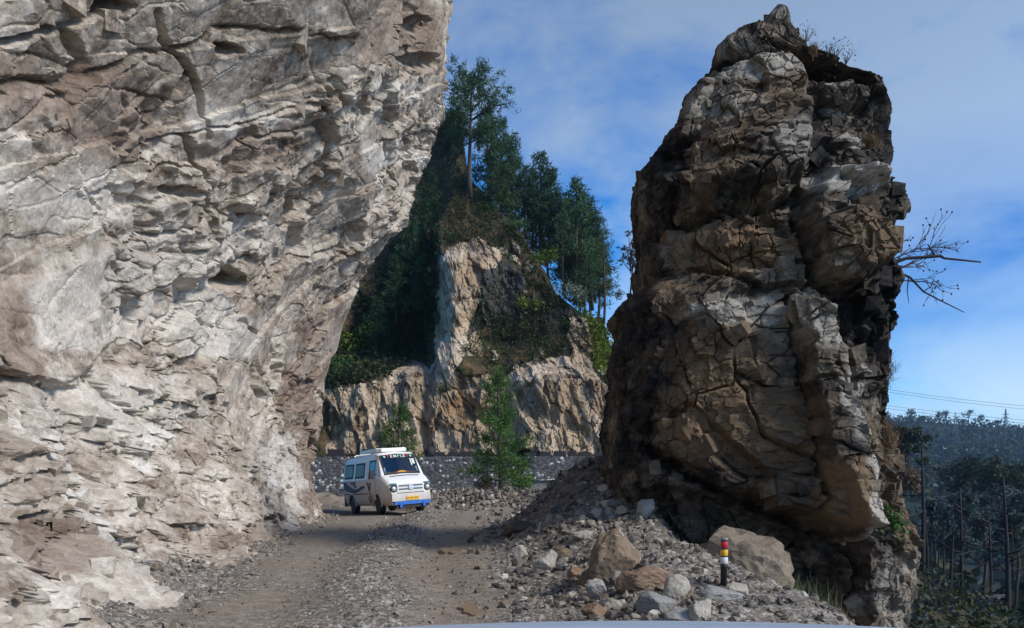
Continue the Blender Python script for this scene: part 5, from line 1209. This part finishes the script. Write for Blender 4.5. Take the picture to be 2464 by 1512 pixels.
# ------------------------------------------------------------------ pylons, wires, far buildings
STEEL = plain('galvanised_steel', (.20, .22, .24), .5, .6)
def pylon(px, pb, pt, Y, label, th):
    p = W(px, pb, Y); h = W(px, pt, Y)[2] - p[2]; m_ = MB(); bw = h * .15
    wz = lambda u: bw * (1 - u) ** 1.15 * .5 + .010 * h
    for sx_ in (-1, 1):
        for sy in (-1, 1):
            m_.tube([[sx_ * wz(u), sy * wz(u), u * h] for u in (0, .25, .5, .75, 1)], th, 4)
    us = [0, .16, .30, .42, .53, .63, .72, .80, .88]
    for u0, u1 in zip(us[:-1], us[1:]):
        for s1, s2 in ((-1, 1), (1, -1)):
            for f in (-1, 1):
                m_.tube([[s1 * wz(u0), f * wz(u0), u0 * h], [s2 * wz(u1), f * wz(u1), u1 * h]], th * .6, 4, cap=False)
                m_.tube([[f * wz(u0), s1 * wz(u0), u0 * h], [f * wz(u1), s2 * wz(u1), u1 * h]], th * .6, 4, cap=False)
    o = empty('pylon', p, label, 'pylon'); link('tower', m_.mesh('tower', STEEL), o)
    for u, L in ((.46, .155), (.62, .15), (.77, .14)):
        c_ = MB(); c_.tube([[-L * h, 0, u * h], [0, 0, u * h + .02 * h], [L * h, 0, u * h]], th * .8, 4); c_.tube([[-L * h, 0, u * h], [0, 0, u * h - .02 * h], [L * h, 0, u * h]], th * .8, 4)
        for s1 in (-1, 1): c_.tube([[s1 * L * h, 0, u * h], [s1 * L * h, 0, u * h - .05 * h]], th * .7, 4)
        link('cross_arm', c_.mesh('cross_arm', STEEL), o)
pylon(2420, 1040, 984, 980, 'large steel lattice pylon with three cross arms on the far skyline', .26)
pylon(2299, 1072, 993, 760, 'thin pylon whose tip just rises above the far ridge', .15)
for px0, py0, px1, py1, Y, lab in ((2100, 932, 2520, 982, 640, 'uppermost of the four power lines crossing the sky'), (2100, 938, 2520, 990, 640, 'second power line from the top'), (2100, 972, 2520, 1016, 960, 'third power line from the top, passing the big pylon'), (2100, 979, 2520, 1024, 960, 'lowest of the four power lines')):
    a_, b_ = W(px0, py0, Y), W(px1, py1, Y); t = np.linspace(0, 1, 24)[:, None]
    P = a_ + (b_ - a_) * t + np.array([0, 0, -1]) * (4 * t * (1 - t)) * 1.2
    m_ = MB(); m_.tube(P, .14 * Y / 700, 5); link('power_line', m_.mesh('power_line', plain('wire_grey', (.10, .11, .13), .5)), None, lab, 'power line')
whit = plain('whitewash', (.75, .75, .74), .7)
for px, py, wd, lab in ((2272, 1078, 7, 'tiny white hut on the far hillside road'), (2322, 1082, 12, 'long pale shed left of the other far hut'), (2398, 1085, 6, 'tiny white hut furthest right on the far hillside'), (2196, 1072, 7, 'tiny pale hut on the far hillside nearest the pillar')):
    Y = 700.0; p = W(px, py, Y); s = wd / F * Y; o = empty('hut', p - [0, 0, .3], lab, 'hut')
    m_ = MB(); m_.box((0, 0, s * .05), (s, s * .6, s * .55)); link('wall', m_.mesh('wall', whit), o)
    m_ = MB(); m_.prism([(-s * .36, s * .325), (s * .36, s * .325), (0, s * .55)], -s * .54, s * .54, [[0, 0, 1, 0], [1, 0, 0, 0], [0, 1, 0, 0]]); link('roof', m_.mesh('roof', plain('tin_roof', (.45, .47, .48), .4, .3)), o)
    m_ = MB(); m_.box((s * .1, -s * .31, -s * .02), (s * .16, .06, s * .36)); link('door', m_.mesh('door', plain('door_brown', (.08, .06, .05))), o)

# ------------------------------------------------------------------ bonnet of the car the picture is taken from
def bonnet():
    m, nt, b = new_mat('blue_grey_car_paint'); co = objco(nt); f = noise(nt, co, 14, 6, .7)
    setp(nt, b, Base_Color=mix(nt, f, (.36, .45, .58), (.42, .51, .64)), Roughness=mth(nt, 'ADD', mth(nt, 'MULTIPLY', f, .2), .35), Coat_Weight=.25)  # blue-grey paint made lighter: the sky's reflection is put into the colour
    xs = np.linspace(-.62, 1.16, 60); ys = np.linspace(.85, 2.25, 50); X, Y = np.meshgrid(xs, ys)
    e = np.abs((X - .27) / .90)
    Z = 1.1525 - .052 * (X - .27) ** 2 - .30 * sstep(e, .93, 1.0) - .169 * (Y - 1.8) - .22 * (Y - 1.8) ** 2 - .6 * np.clip(Y - 2.1, 0, 9) ** 1.6
    V = np.stack([X, Y, Z], -1).reshape(-1, 3); lo = V.copy(); lo[:, 2] -= .06; n = len(V); f1 = grid_faces(50, 60)
    o = empty('car', (.27, 1.5, 0), 'blue grey car bonnet edge at the very bottom of the view', 'car')
    x = link('bonnet', raw_mesh('bonnet', np.concatenate([V, lo]), [f1, f1[:, ::-1] + n], [m], np.tile([.5, .5, 0, 0], (2 * n, 1)), True), o); x.location = (-.27, -1.5, 0)
    m_ = MB(); m_.box((0, .25, .70), (1.56, .85, .5), taper=.97); m_.box((0, .45, .42), (1.6, .7, .26))
    link('front_body', m_.mesh('front_body', m), o)
    for s in (-1, 1):
        m_ = MB(); m_.lathe([(.12, -.1), (.30, -.1), (.32, -.06), (.32, .06), (.30, .1), (.12, .1)], 24, 'x', (s * .72, .2, .32)); link('wheel', m_.mesh('wheel', plain('tyre_black', (.015, .015, .016), .8), True), o)
bonnet()
# ------------------------------------------------------------------ the white van
def van():
    th = math.atan2(-.872, .49); pos = np.array([-5.46, 37.3])
    zc = height(np.array([pos[0]]), np.array([pos[1]]))[0]
    root = empty('van', (*pos, zc + .01), 'white high roofed passenger van with blue bumper coming round the bend', 'van')
    # leans a little towards its right hand side on the uneven road
    up = Vector((-.070, -.01, 1)).normalized(); fw = Vector((math.cos(th), math.sin(th), 0)); fw = (fw - up * fw.dot(up)).normalized(); lf = up.cross(fw)
    root.scale = (1.05, 1.05, 1.05); root.rotation_euler = Matrix((fw, lf, up)).transposed().to_euler()
    m, nt, b = new_mat('dusty_white_paint'); co = objco(nt); f = noise(nt, co, 3.0, 7, .65); z = N(nt, 'SeparateXYZ', {0: co}).outputs[2]
    dirt = mth(nt, 'MULTIPLY', mth(nt, 'SUBTRACT', mth(nt, 'ADD', f, .75), z), .95, True)
    setp(nt, b, Base_Color=mix(nt, dirt, mix(nt, f, (.76, .775, .79), (.83, .84, .85)), (.40, .31, .23)), Roughness=.38, Coat_Weight=.3)
    WHITE = m
    BLACK = plain('black_rubber', (.012, .012, .014), .6, var=.3); BLUE = plain('blue_bumper_paint', (.015, .13, .52), .4, var=.2); CHROME = plain('dull_chrome', (.6, .62, .63), .25, .8)
    LIN = plain('dark_lining', (.035, .035, .04), .8); YEL = plain('plate_yellow', (.80, .48, .04), .5); RED = plain('red_sticker', (.62, .05, .04), .5); NAVY = plain('navy_sticker', (.03, .045, .13), .5); MAR = plain('maroon_sticker', (.16, .02, .022), .5)
    ORG = plain('orange_garland', (.75, .22, .05), .7); PALEST = plain('pale_sticker', (.62, .68, .66), .5); GREEN = plain('greenish_sticker', (.25, .50, .42), .5)
    gm, nt, b = new_mat('tinted_glass'); gl = N(nt, 'BsdfGlossy', {'Color': (.9, .95, 1, 1), 'Roughness': .04}); tr = N(nt, 'BsdfTransparent', {'Color': (.50, .62, .70, 1)})
    mx = N(nt, 'MixShader', {0: .13, 1: tr.outputs[0], 2: gl.outputs[0]}); nt.links.new(mx.outputs[0], nt.nodes['Material Output'].inputs[0])
    dgm = plain('dark_side_glass', (.06, .062, .05), .3, var=.6, scale=2.5, spec=.25)
    XT = [-2.75, -2.68, -2.5, -1.0, .8, 1.22, 1.44, 1.98, 2.10, 2.45, 2.60, 2.70]; ZT = [2.10, 2.26, 2.36, 2.43, 2.48, 2.46, 2.37, 1.56, 1.50, 1.32, 1.20, 1.02]
    zt = lambda x: np.interp(x, XT, ZT)
    hw = lambda x: np.interp(x, [-2.75, -2.6, 1.9, 2.35, 2.6, 2.7], [.90, .95, .95, .92, .86, .80])
    def wst(x): return min(1.42, zt(x) - .10)
    def hwt(x): return hw(x) - .14 * np.clip((zt(x) - 1.5) / .9, 0, 1) - .02
    def side_y(x, z_):
        w0 = wst(x); z1 = zt(x) - .12
        return hw(x) if z_ <= w0 else hw(x) + (hwt(x) - hw(x)) * min(1, (z_ - w0) / max(.02, z1 - w0))
    def ring(x):
        h_, t_, z1 = hw(x), hwt(x), zt(x); w0 = wst(x)
        K = [(0, .36), (h_ * .92, .36), (h_ - .01, .42), (h_, .55), (h_, w0), (t_, z1 - .12), (t_ - .03, z1 - .05), (t_ - .11, z1 - .012), (0, z1 + .03)]
        cnt = [4, 1, 2, 8, 8, 2, 2, 6]; out = []
        for (a0, a1), (b0, b1), c in zip(K[:-1], K[1:], cnt):
            for q in range(c): out.append((a0 + (b0 - a0) * q / c, a1 + (b1 - a1) * q / c))
        return out + [K[-1]]
    xs = np.unique(np.round(np.concatenate([np.linspace(-2.75, 2.70, 96), XT, [.64, 1.30]]), 3)); V = []
    for x in xs:
        R_ = ring(x); V.append([(x, y, z_) for y, z_ in R_] + [(x, -y, z_) for y, z_ in R_[-2:0:-1]])
    V = np.array(V); nr, nc = V.shape[:2]; V = V.reshape(-1, 3)
    arch = np.zeros(len(V), bool)
    for ax in (-1.52, 1.53):
        inn = (np.hypot(V[:, 0] - ax, V[:, 2] - .36) < .47) & (np.abs(V[:, 1]) > .5); arch |= inn
    V[arch, 1] = np.sign(V[arch, 1]) * .60; V[arch & (V[:, 2] < .5), 2] = .52
    Fc = grid_faces(nr, nc, True); ctr = V[Fc].mean(1); am = arch[Fc].sum(1) >= 3
    ws = (ctr[:, 0] > 1.46) & (ctr[:, 0] < 1.97) & (np.abs(ctr[:, 1]) < .70) & (ctr[:, 2] > 1.5) & (np.abs(ctr[:, 2] - zt(ctr[:, 0])) < .06)
    dw = (ctr[:, 0] > .66) & (ctr[:, 0] < 1.30) & (ctr[:, 2] > 1.47) & (ctr[:, 2] < 2.14) & (np.abs(ctr[:, 1]) > .6)
    keep = ~(ws | dw); Fk = Fc[keep]; fm = am[keep].astype(int)
    caps = [np.arange(nc)[None, :], (np.arange(nc) + (nr - 1) * nc)[None, ::-1]]
    me = raw_mesh('body', V, [Fk, *caps], [WHITE, BLACK], np.tile([.5, .5, 0, 0], (len(V), 1)), False, np.concatenate([fm, [0, 0]]))
    link('body', me, root)
    # dark lining inside
    Vi = V.copy(); Vi[:, 1] *= .95; Vi[:, 2] = .4 + (Vi[:, 2] - .4) * .97; Vi[:, 0] *= .985
    link('cabin_lining', raw_mesh('cabin_lining', Vi, [Fk[:, ::-1]], [LIN], np.tile([.5, .5, 0, 0], (len(V), 1))), root)
    def part(nm, mb, mt, parent=root, smooth=False): return link(nm, mb.mesh(nm, mt, smooth), parent)
    def top_patch(nm, x0, x1, y0, y1, mt, off, n=10, parent=root):
        X, Y = np.meshgrid(np.linspace(x0, x1, n), np.linspace(y0, y1, n)); yr = np.abs(Y) / np.maximum(.1, np.vectorize(hwt)(X) - .11)
        Z = zt(X) + .03 - .042 * yr; dz = np.gradient(zt(np.linspace(x0, x1, n)), (x1 - x0) / (n - 1)); nx = -dz / np.sqrt(1 + dz ** 2); nz = 1 / np.sqrt(1 + dz ** 2)
        P = np.stack([X + nx[None] * off, Y, Z + nz[None] * off], -1).reshape(-1, 3); m_ = MB(); m_.add(P, [grid_faces(n, n)[:, ::-1] if False else grid_faces(n, n)]); return part(nm, m_, mt, parent, True)
    ws_ = top_patch('windscreen', 1.455, 1.985, -.73, .73, gm, .012)
    for y0, y1 in ((-.76, -.70), (.70, .76)): top_patch('windscreen_seal', 1.45, 1.99, y0, y1, BLACK, .016, parent=ws_)
    top_patch('windscreen_seal', 1.94, 1.99, -.76, .76, BLACK, .018, parent=ws_); top_patch('windscreen_seal', 1.45, 1.475, -.76, .76, BLACK, .018, parent=ws_)
    # sun strip lettering and stickers on the screen
    sl_ = Vector((-.54, 0, .81)).normalized(); nn = Vector((.81, 0, .54)).normalized()
    def text(nm, s, size, M4, mt, parent=root):
        c = bpy.data.curves.new(nm, 'FONT'); c.body = s; c.size = size; c.align_x = 'CENTER'; c.align_y = 'CENTER'; c.extrude = .003; c.offset = size * .015; c.materials.append(mt)
        t_ = bpy.data.objects.new(nm, c); me = bpy.data.meshes.new_from_object(t_); bpy.data.objects.remove(t_)
        if not me.materials: me.materials.append(mt)
        o = link(nm, me, parent); o.matrix_local = M4; return o
    def onscreen(y, u): # u metres up the glass from its bottom edge
        p = Vector((1.98, y, 1.585)) + sl_ * u + nn * .03
        return Matrix(((0, sl_.x, nn.x, p.x), (1, sl_.y, nn.y, p.y), (0, sl_.z, nn.z, p.z), (0, 0, 0, 1)))
    for i, (ch, mt, y) in enumerate([('T', RED, -.40), ('E', PALEST, -.255), ('M', PALEST, -.10), ('P', GREEN, .05), ('L', PALEST, .175), ('E', PALEST, .285), ('T', RED, .41)]): text('windscreen_letter', ch, .19, onscreen(y, .83), mt, ws_)
    for y, mt in ((-.55, GREEN), (.56, GREEN)):
        m_ = MB(); m_.lathe([(.001, 0), (.05, 0), (.05, .004), (.001, .004)], 14); o = part('sticker', m_, mt, ws_); o.matrix_local = onscreen(y, .82)
    m_ = MB(); m_.box((0, 0, 0), (.05, .34, .004)); o = part('sticker', m_, PALEST, ws_); o.matrix_local = onscreen(.50, .52)
    m_ = MB(); m_.box((0, 0, 0), (.10, .26, .004)); o = part('sticker', m_, PALEST, ws_); o.matrix_local = onscreen(.60, .55)
    # dashboard with garland
    m_ = MB(); m_.box((1.78, 0, 1.36), (.5, 1.55, .3)); part('dashboard', m_, LIN)
    g = MB(); ys = np.linspace(-.58, .58, 25)
    for i, y in enumerate(ys):
        g.lathe([(.01, -.05), (.055, -.03), (.065, 0), (.05, .035), (.01, .05)], 7, c=(1.90, y, 1.60 + .06 * math.exp(-(y / .25) ** 2)), m=(1 if abs(y) < .14 or i in (0, 1) else (0 if i % 3 else 2)))
    part('garland', g, [RED, YEL, ORG])
    # door and rear side windows
    def side_patch(nm, x0, x1, z0, z1, s, mt, off, parent=root, n=6):
        X, Z = np.meshgrid(np.linspace(x0, x1, n), np.linspace(z0, z1, n)); Y = np.vectorize(side_y)(X, Z) + off; m_ = MB(); P = np.stack([X, s * Y, Z], -1).reshape(-1, 3)
        i_ = P.copy(); i_[:, 1] -= s * (.012 + 0); f1 = grid_faces(n, n); m_.add(P, [f1 if s < 0 else f1[:, ::-1]]); m_.add(i_, [f1]); return part(nm, m_, mt, parent)
    for s in (-1, 1):
        for x0, x1 in ((-2.42, -1.42), (-1.22, -.22), (-.02, .50)) if s > 0 else ((-2.45, -1.30), (-1.05, .12)):
            fr = side_patch('window', x0, x1, 1.50, 2.13, s, BLACK, .008); side_patch('pane', x0 + .09, x1 - .09, 1.58, 2.05, s, dgm, .014, fr)
        d = side_patch('door', .42, 1.42, .60, 1.44, s, WHITE, .012)
        side_patch('handle', .50, .68, 1.22, 1.27, s, BLACK, .035, d)
        for q in ((.40, .43), (1.41, 1.44)): side_patch('door_seam', q[0], q[1] - .015, .56, 2.2, s, LIN, .006, d)
        fr = MB()
        wv = side_patch('door_window', .645, 1.315, 1.46, 2.15, s, gm, .004)
        side_patch('window_bar', .62, .66, 1.45, 2.17, s, BLACK, .012, wv); side_patch('window_bar', 1.30, 1.34, 1.45, 2.17, s, BLACK, .012, wv); side_patch('window_bar', .62, 1.34, 2.13, 2.18, s, BLACK, .014, wv)
        mr = MB(); mr.tube([[1.42, s * .93, 1.62], [1.55, s * 1.06, 1.66]], .02, 6); mr.box((1.56, s * 1.14, 1.62), (.09, .17, .34), taper=.9); part('mirror', mr, BLACK)
        side_patch('sill_strip', -2.6, 2.2, 1.0, 1.02, s, WHITE, .014); side_patch('waist_rib', -2.6, .4, 1.42, 1.45, s, WHITE, .014)
        side_patch('stripe', -2.55, 1.0, .83, .875, s, MAR, .012)
        for ax in (-1.52, 1.53):
            a_ = np.linspace(-.15, math.pi + .15, 24); m_ = MB(); P = [[ax + .47 * math.cos(q), s * (side_y(ax + .47 * math.cos(q), .5) + .012), .40 + .47 * math.sin(q)] for q in a_]; m_.tube(P, .035, 6); part('wheel_arch', m_, WHITE)
            w_ = empty('wheel', (0, 0, 0), None, None); w_.parent = root; w_.location = (ax, s * .83, .36)
            t_ = MB(); t_.lathe([(.20, -.10), (.31, -.11), (.355, -.08), (.36, 0), (.355, .08), (.31, .11), (.20, .10)], 30, 'y'); link('tyre', t_.mesh('tyre', BLACK, True), w_)
            rm = MB(); rm.lathe([(.001, -.03), (.10, -.05), (.13, -.01), (.19, .0), (.205, -.10), (.205, .10), (.19, .02), (.001, .0)], 24, 'y' if s < 0 else 'y'); rm.lathe([(.001, -.09), (.07, -.09), (.075, 0), (.001, 0)], 12, 'y'); link('rim', rm.mesh('rim', plain('steel_rim', (.42, .41, .37), .45, .5), True), w_)
    # graphics on the visible right side
    def decal(nm, P2, mt, off=.016): m_ = MB(); m_.add([[x, -(side_y(x, z_) + off), z_] for x, z_ in P2], [np.arange(len(P2))[None, :]]); part(nm, m_, mt)
    up_ = [(-2.50, 1.38), (-2.2, 1.36), (-1.9, 1.24), (-1.5, 1.12), (-1.0, 1.05), (-.6, 1.08), (-.3, 1.17), (.02, 1.20)]; lo_ = [(.22, 1.12), (-.2, 1.04), (-.7, .94), (-1.2, .89), (-1.8, .93), (-2.2, 1.0), (-2.48, 1.06)]
    for i in range(7):
        a0, a1 = up_[i], up_[i + 1]; b1, b0 = lo_[6 - i - 1] if i < 6 else lo_[0], lo_[6 - i]; decal('side_graphic', [b0, b1, a1, a0], NAVY)
    decal('side_graphic', [(.42, 1.32), (.56, 1.32), (.70, 1.10), (.82, 1.30), (.93, 1.30), (.80, .98), (.70, .86), (.60, 1.08)], MAR, .030)
    decal('side_graphic', [(.55, .74), (.66, .74), (.86, .48), (.76, .46)], LIN, .030); decal('side_graphic', [(.78, .80), (.88, .80), (1.04, .58), (.98, .50)], LIN, .030)
    def onside(x, z_): return Matrix(((1, 0, 0, x), (0, 0, -1, -(side_y(x, z_) + .018)), (0, 1, 0, z_), (0, 0, 0, 1)))
    text('side_lettering', 'VELLAR', .17, onside(-1.25, 1.30), LIN); text('side_lettering', 'TOUR', .13, onside(-1.05, 1.17), LIN)
    for y in (-.35, .30):
        m_ = MB(); q0 = Vector((2.02, y, 1.575)); q1 = Vector((1.98, y + .05, 1.585)) + sl_ * .05 + Vector((0, .42, 0)) + nn * .03; m_.tube([list(q0), list(q0.lerp(q1, .5) + nn * .03), list(q1)], .013, 5); part('wiper', m_, BLACK)
    # front
    def fbox(nm, y, z_, wy, wz, mt, dx=.02, x=2.70, par=root): m_ = MB(); m_.box((x, y, z_), (dx * 2, wy, wz)); return part(nm, m_, mt, par)
    gr = fbox('grille', 0, .98, 1.12, .40, WHITE, .03, 2.695)
    for z_ in (1.10, .97): fbox('grille_slot', 0, z_, 1.0, .062, plain('slot_grey', (.10, .14, .18), .4), .012, 2.72, gr)
    fbox('grille_slot', 0, .80, 1.10, .075, BLACK, .015, 2.715, gr)
    m_ = MB(); m_.lathe([(.001, -.02), (.10, -.02), (.115, 0), (.10, .02), (.001, .025)], 24, 'x', (2.745, 0, 1.03)); part('badge', m_, CHROME, gr)
    for i in range(5): text('grille_letter', 'FORCE'[i], .07, Matrix(((0, 0, 1, 2.735), (1, 0, 0, (i - 2) * .13), (0, 1, 0, 1.185), (0, 0, 0, 1))), CHROME, gr) if False else None
    for s in (-1, 1):
        h_ = empty('headlight', (2.70, s * .70, 1.0), None, None); h_.parent = root
        for nm, pr, mt in (('ring', [(.001, -.03), (.135, -.03), (.145, 0), (.11, .03), (.001, .015)], BLACK), ('lens', [(.001, .02), (.105, .02), (.085, .05), (.001, .065)], plain('headlight_glass', (.55, .60, .62), .08, .4))):
            m_ = MB(); V_ = np.array(pr); m_.lathe(np.c_[V_[:, 0], V_[:, 1]], 20, 'z'); o = link(nm, m_.mesh(nm, mt, True), h_); o.rotation_euler = (0, math.pi / 2, 0)
        fbox('indicator', s * .70, 1.185, .26, .06, plain('indicator_blue', (.05, .16, .22), .3), .02, 2.66)
        fbox('fog_lamp', s * .74, .52, .10, .09, BLACK, .02, 2.71)
    top_patch('bonnet_vent', 2.12, 2.17, -.62, .62, plain('vent_dark', (.03, .05, .08), .5), .012)
    fp = MB(); fp.box((2.70, 0, .66), (.10, 1.62, .30), taper=.98); part('front_panel', fp, WHITE)
    bm_ = MB(); bm_.box((2.74, 0, .44), (.16, 1.50, .125), taper=.96)
    bp_ = part('bumper', bm_, BLUE)
    for s in (-1, 1): m_ = MB(); m_.box((2.82, s * .48, .36), (.05, .10, .20)); part('tow_hook', m_, BLUE, bp_)
    m_ = MB(); m_.box((2.62, 0, .30), (.3, 1.3, .12)); part('valance', m_, BLACK)
    pl = fbox('number_plate', .05, .61, .52, .15, YEL, .012, 2.762); text('plate_lettering', 'KA 20 L 4911', .085, Matrix(((0, 0, 1, 2.777), (1, 0, 0, .05), (0, 1, 0, .61), (0, 0, 0, 1))), BLACK, pl)
    # roof carrier
    m_ = MB(); m_.box((-.05, 0, 2.585), (2.0, 1.30, .14), taper=.97); m_.prism([(.93, -.66), (1.16, -.5), (1.16, .5), (.93, .66)], 2.50, 2.63); rk = part('roof_carrier', m_, WHITE)
    m_ = MB(); m_.box((-.7, -.25, 2.68), (.75, .55, .07)); m_.box((-.1, .2, 2.67), (.4, .5, .05)); part('roof_bundle', m_, BLACK, rk)
    for x in (-1.9, -1.4): m_ = MB(); m_.tube([[x, -.6, 2.45], [x, -.5, 2.50], [x, .5, 2.50], [x, .6, 2.45]], .025, 6); part('roof_bar', m_, WHITE)
    m_ = MB(); m_.box((-2.45, -.86, .50), (.02, .26, .34)); m_.box((-2.45, .86, .50), (.02, .26, .34)); part('mud_flap', m_, BLACK)
    for s in (-1, 1):
        st = MB(); st.box((.85, s * .42, 1.12), (.5, .5, .14)); st.box((.62, s * .42, 1.45), (.14, .5, .62), taper=.85); part('seat', st, LIN)
    sw = MB(); a_ = np.linspace(0, 2 * math.pi, 24); sw.tube([[1.50 + .06 * math.sin(q), -.42 + .2 * math.cos(q), 1.52 + .18 * math.sin(q)] for q in a_], .018, 6); part('steering_wheel', sw, BLACK)
    # people in the cab
    def person(y, shirt, label, steer):
        vs = [((.78, 0, 1.18), .17), ((.76, 0, 1.42), .19), ((.76, 0, 1.60), .17), ((.77, 0, 1.72), .065), ((.79, 0, 1.83), .10), ((.80, 0, 1.94), .095),
              ((.76, .19, 1.60), .075), ((.88, .25, 1.42), .055), ((1.18, .14, 1.50), .042), ((1.30, .13, 1.54), .04), ((.76, -.19, 1.60), .075), ((.88, -.25, 1.42), .055), ((1.18, -.14, 1.50), .042), ((1.30, -.13, 1.54), .04), ((.98, .1, 1.18), .095), ((1.25, .11, 1.14), .08), ((.98, -.1, 1.18), .095), ((1.25, -.11, 1.14), .08), ((.885, 0, 1.87), .026)]
        es = [(0, 1), (1, 2), (2, 3), (3, 4), (4, 5), (2, 6), (6, 7), (7, 8), (8, 9), (2, 10), (10, 11), (11, 12), (12, 13), (0, 14), (14, 15), (0, 16), (16, 17), (4, 18)]
        me = bpy.data.meshes.new('person'); me.from_pydata([v for v, _ in vs], es, []); o = bpy.data.objects.new('person', me); COL.objects.link(o)
        md = o.modifiers.new('skin', 'SKIN'); o.modifiers.new('sub', 'SUBSURF').render_levels = 2
        for i, (_, r_) in enumerate(vs): me.skin_vertices[0].data[i].radius = (r_, r_ * (.8 if i in (1, 2) else 1)); me.skin_vertices[0].data[i].use_root = (i == 0)
        pm, nt, b = new_mat('person_surface'); zz = N(nt, 'SeparateXYZ', {0: objco(nt)}).outputs[2]; f = noise(nt, objco(nt), 12, 4)
        k = mth(nt, 'GREATER_THAN', zz, 1.685); setp(nt, b, Base_Color=mix(nt, k, mix(nt, f, [c * .85 for c in shirt], shirt), (.30, .17, .11)), Roughness=.7); me.materials.append(pm)
        o.matrix_world = Matrix.LocRotScale(root.location, root.rotation_euler, root.scale) @ Matrix.Translation((0, y, 0)); tag(o, label, 'person')
        hr = MB(); V, Fc_ = ICO[2]; V = V[:] * [.112, .108, .10]; hr.add(V + [.775, 0, 1.955], [Fc_]); link('hair', hr.mesh('hair', plain('black_hair', (.012, .010, .010), .7), True), o)
        for s in (-1, 1): e_ = MB(); e_.add(ICO[1][0] * .012 + [.888, s * .035, 1.895], [ICO[1][1]]); link('eye', e_.mesh('eye', BLACK, True), o)
    bpy.context.view_layer.update()
    person(-.42, (.42, .47, .55), 'driver in a pale blue shirt seen through the open side window of the van', True)
    person(.40, (.55, .62, .55), 'front passenger in a light shirt behind the van windscreen', False)
van()
# ------------------------------------------------------------------ mountain air
def haze():
    m = bpy.data.materials.new('mountain_air'); m.use_nodes = True; nt = m.node_tree; nt.nodes.clear()
    v = N(nt, 'VolumePrincipled', {'Color': (.40, .64, 1.0, 1), 'Density': HAZE, 'Anisotropy': .2}); nt.links.new(v.outputs[0], N(nt, 'OutputMaterial').inputs['Volume'])
    mb = MB(); mb.box((0, 1250, 60), (9000, 3200, 260)); link('haze', mb.mesh('haze', m), kind='stuff')
if HAZE > 0: haze()
